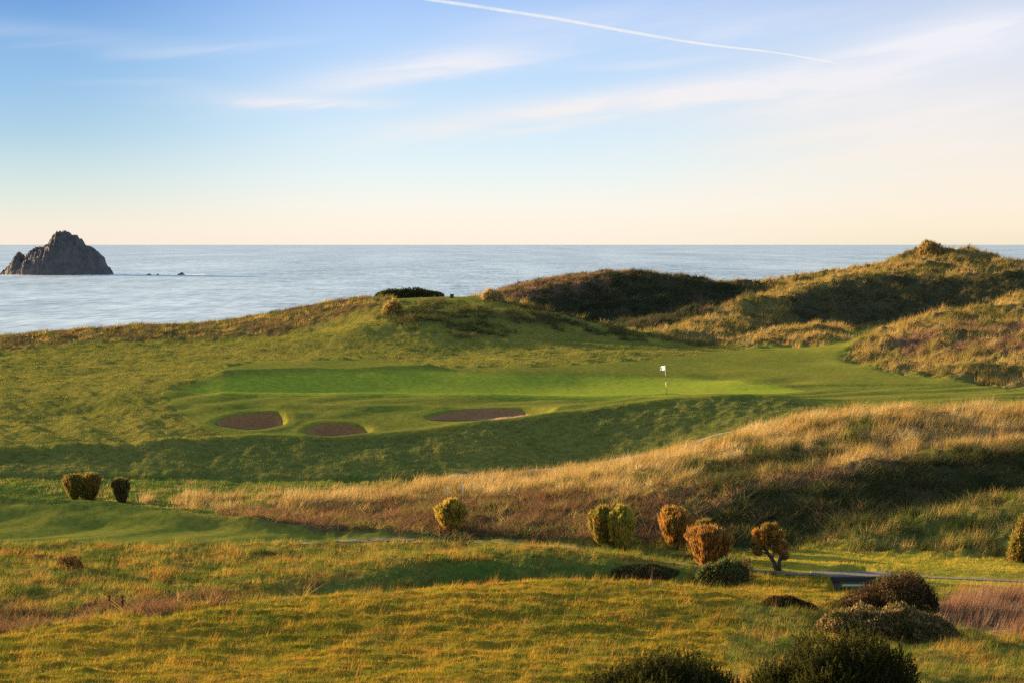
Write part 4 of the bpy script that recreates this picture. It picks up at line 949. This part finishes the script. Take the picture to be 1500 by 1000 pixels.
for _ in range(3): tv[1:-1] = (tv[:-2] + tv[1:-1] + tv[2:]) / 3
pts = [P(a, b_ + .25 * math.sin(a / 23), 30000) for a, b_ in zip(tu, tv)]
mb.tube(pts, [36 * min(1, .35 + (685 - (a - 560)) / 500) * min(1, (1247 - a) / 40 + .05) for a in tu], 16)
o = mb.build('vapour_trail', TR, None, True); tag(o, 'long thin white aircraft trail slanting down across the upper sky', 'vapour trail')
o.visible_shadow = True

# ------------------------------------------------------------------ sky and light
w = bpy.data.worlds.new('World'); bpy.context.scene.world = w; w.use_nodes = True
nt = w.node_tree; nt.nodes.clear()
out = N(nt, 'ShaderNodeOutputWorld'); bg = N(nt, 'ShaderNodeBackground'); lk(nt, bg.outputs[0], out.inputs[0])
sk = N(nt, 'ShaderNodeTexSky', sky_type='NISHITA', sun_disc=False); sk.sun_elevation = SUN_EL; sk.sun_rotation = -SUN_AZ; sk.air_density = 1.0; sk.dust_density = 1.0
SKYK = 0.085
tc = N(nt, 'ShaderNodeTexCoord'); sp = N(nt, 'ShaderNodeSeparateXYZ'); lk(nt, tc.outputs['Generated'], sp.inputs[0])
def M_(op, a, b=None, clamp=False):
    n = N(nt, 'ShaderNodeMath', operation=op); n.use_clamp = clamp
    for i, q in enumerate((a, b)):
        if q is None: continue
        if isinstance(q, (int, float)): n.inputs[i].default_value = q
        else: lk(nt, q, n.inputs[i])
    return n.outputs[0]
def MR(x, a, b, c=0.0, d=1.0, smooth=True):
    n = N(nt, 'ShaderNodeMapRange'); n.interpolation_type = 'SMOOTHSTEP' if smooth else 'LINEAR'
    lk(nt, x, n.inputs[0])
    for i, q in enumerate((a, b, c, d)): n.inputs[i + 1].default_value = q
    return n.outputs[0]
yy = M_('MAXIMUM', M_('ABSOLUTE', sp.outputs['Y']), .05)
az = M_('DIVIDE', sp.outputs['X'], yy)          # tan of the bearing
el = sp.outputs['Z']
def ramp(stops):
    r = N(nt, 'ShaderNodeValToRGB'); e = r.color_ramp.elements
    lk(nt, M_('DIVIDE', el, .16, True), r.inputs[0])
    st = sorted([((357 - v) / F / .16, lin(c)) for v, c in stops])
    e[0].position, e[0].color = st[0][0], (*st[0][1], 1); e[1].position, e[1].color = st[-1][0], (*st[-1][1], 1)
    for p, c in st[1:-1]:
        q = e.new(p); q.color = (*c, 1)
    return r.outputs[0]
rl = ramp([(357, '#fbebd8'), (330, '#f8eddc'), (300, '#e8ecdf'), (260, '#d4e6e6'), (200, '#b4d5e8'), (130, '#9bc5ea'), (60, '#88b6e6'), (0, '#70a0de'), (-80, '#5c8ed6')])
rm = ramp([(357, '#fff0dc'), (330, '#fff4e2'), (300, '#fbf7ec'), (260, '#ecf6f5'), (200, '#d8eefb'), (130, '#c4e1fc'), (60, '#b2d4fc'), (0, '#a2c6f8'), (-80, '#90b8f2')])
rr2 = ramp([(357, '#f6e8cc'), (330, '#fdeed4'), (300, '#fef0dc'), (260, '#faf1e2'), (200, '#f2ede6'), (130, '#e6e8ee'), (60, '#d2dff2'), (0, '#bccfee'), (-80, '#9cb8e8')])
def MIX(f, a, b):
    n = N(nt, 'ShaderNodeMix', data_type='RGBA'); lk(nt, f, n.inputs[0])
    for i, q in ((6, a), (7, b)):
        if isinstance(q, tuple): n.inputs[i].default_value = (*q, 1)
        else: lk(nt, q, n.inputs[i])
    return n.outputs[2]
base = MIX(MR(az, -.24, -.06), rl, rm); base = MIX(MR(az, .02, .25), base, rr2)
# cirrus: streaks placed by bearing and height, broken by stretched noise
cmb = N(nt, 'ShaderNodeCombineXYZ'); lk(nt, M_('MULTIPLY', az, 9.0), cmb.inputs[0]); lk(nt, M_('MULTIPLY', M_('ADD', el, M_('MULTIPLY', az, -.13)), 70.0), cmb.inputs[1])
nz = N(nt, 'ShaderNodeTexNoise'); nz.inputs['Scale'].default_value = 1.0; nz.inputs['Detail'].default_value = 6; nz.inputs['Roughness'].default_value = .55; nz.inputs['Distortion'].default_value = .4; lk(nt, cmb.outputs[0], nz.inputs[0])
nf = MR(nz.outputs['Fac'], .32, .68)
cm2 = N(nt, 'ShaderNodeCombineXYZ'); lk(nt, M_('MULTIPLY', az, 14.0), cm2.inputs[0]); lk(nt, M_('MULTIPLY', M_('ADD', el, M_('MULTIPLY', az, -.16)), 240.0), cm2.inputs[1])
nz2 = N(nt, 'ShaderNodeTexNoise'); nz2.inputs['Detail'].default_value = 4; lk(nt, cm2.outputs[0], nz2.inputs[0])
tot = None
def streak(u, v, lu, lv, tilt, amp, sharp_low=False):
    global tot
    a0, e0 = (u - 750) / F, (357 - v) / F
    da = M_('SUBTRACT', az, a0); de = M_('SUBTRACT', el, e0)
    dn = M_('SUBTRACT', de, M_('MULTIPLY', da, tilt))
    dn = M_('ADD', dn, M_('MULTIPLY', M_('SUBTRACT', nz.outputs['Fac'], .5), .018))
    q = M_('ADD', M_('POWER', M_('DIVIDE', M_('ABSOLUTE', da), lu / F), 2.0), M_('POWER', M_('DIVIDE', M_('ABSOLUTE', dn), lv / F), 2.0))
    g_ = M_('MULTIPLY', M_('EXPONENT', M_('MULTIPLY', q, -1.0)), amp)
    tot = g_ if tot is None else M_('ADD', tot, g_)
streak(690, 95, 130, 26, .10, .95); streak(520, 120, 150, 22, .16, .55); streak(440, 152, 130, 7, -.01, .75); streak(860, 158, 260, 22, .12, 1.0)
streak(1060, 140, 210, 20, .12, .8); streak(1330, 72, 160, 9, .20, .85); streak(1300, 115, 280, 60, .22, .7); streak(1420, 60, 140, 50, .2, .5); streak(1390, 178, 110, 20, .2, 1.0); streak(1390, 225, 130, 17, .1, .9)
streak(250, 135, 120, 8, -.05, .25); streak(1180, 250, 220, 22, .2, .6); streak(900, 30, 260, 30, .05, .4); streak(60, 60, 200, 14, -.06, .2); streak(960, 95, 120, 10, .1, .4); streak(640, 190, 120, 7, .04, .35); streak(1120, 45, 160, 14, .12, .45); streak(330, 75, 160, 9, .05, .25); streak(1240, 190, 180, 12, .16, .5)
cl = M_('MULTIPLY', tot, M_('ADD', M_('MULTIPLY', nf, .6), M_('ADD', M_('MULTIPLY', nz2.outputs['Fac'], .45), .2)), True)
ccol = MIX(MR(el, .02, .10), lin('#fef2e4'), lin('#eff0f8'))
cust = MIX(cl, base, ccol)
sc = N(nt, 'ShaderNodeVectorMath', operation='SCALE'); lk(nt, sk.outputs[0], sc.inputs[0]); sc.inputs['Scale'].default_value = SKYK
s2 = N(nt, 'ShaderNodeVectorMath', operation='SCALE'); lk(nt, cust, s2.inputs[0]); s2.inputs['Scale'].default_value = 2 ** -EXPO
fin = MIX(MR(el, .13, .42), s2.outputs[0], sc.outputs[0])
lk(nt, fin, bg.inputs[0]); bg.inputs[1].default_value = 1.0

sun = bpy.data.lights.new('sun', 'SUN'); sun.energy = 4.6; sun.angle = math.radians(.6); sun.color = (1.0, .73, .40)
so = bpy.data.objects.new('sun', sun); COL.objects.link(so); so.rotation_euler = Vector(SUN).to_track_quat('Z', 'Y').to_euler(); so.location = (-60, 60, 90)

# ------------------------------------------------------------------ camera
cam = bpy.data.cameras.new('camera'); cam.sensor_width = 36; cam.lens = F / 1500 * 36; cam.clip_end = 600000; cam.clip_start = .3
co_ = bpy.data.objects.new('camera', cam); COL.objects.link(co_); co_.location = (0, 0, H); co_.rotation_euler = (math.pi / 2 - PIT, 0, 0)
sc_ = bpy.context.scene; sc_.camera = co_
sc_.view_settings.view_transform = 'Standard'; sc_.view_settings.look = 'None'; sc_.view_settings.exposure = EXPO; sc_.view_settings.gamma = 1
sc_.cycles.max_bounces = 4; sc_.cycles.diffuse_bounces = 2; sc_.cycles.glossy_bounces = 2; sc_.cycles.transmission_bounces = 3; sc_.cycles.transparent_max_bounces = 6
sc_.cycles.use_denoising = False
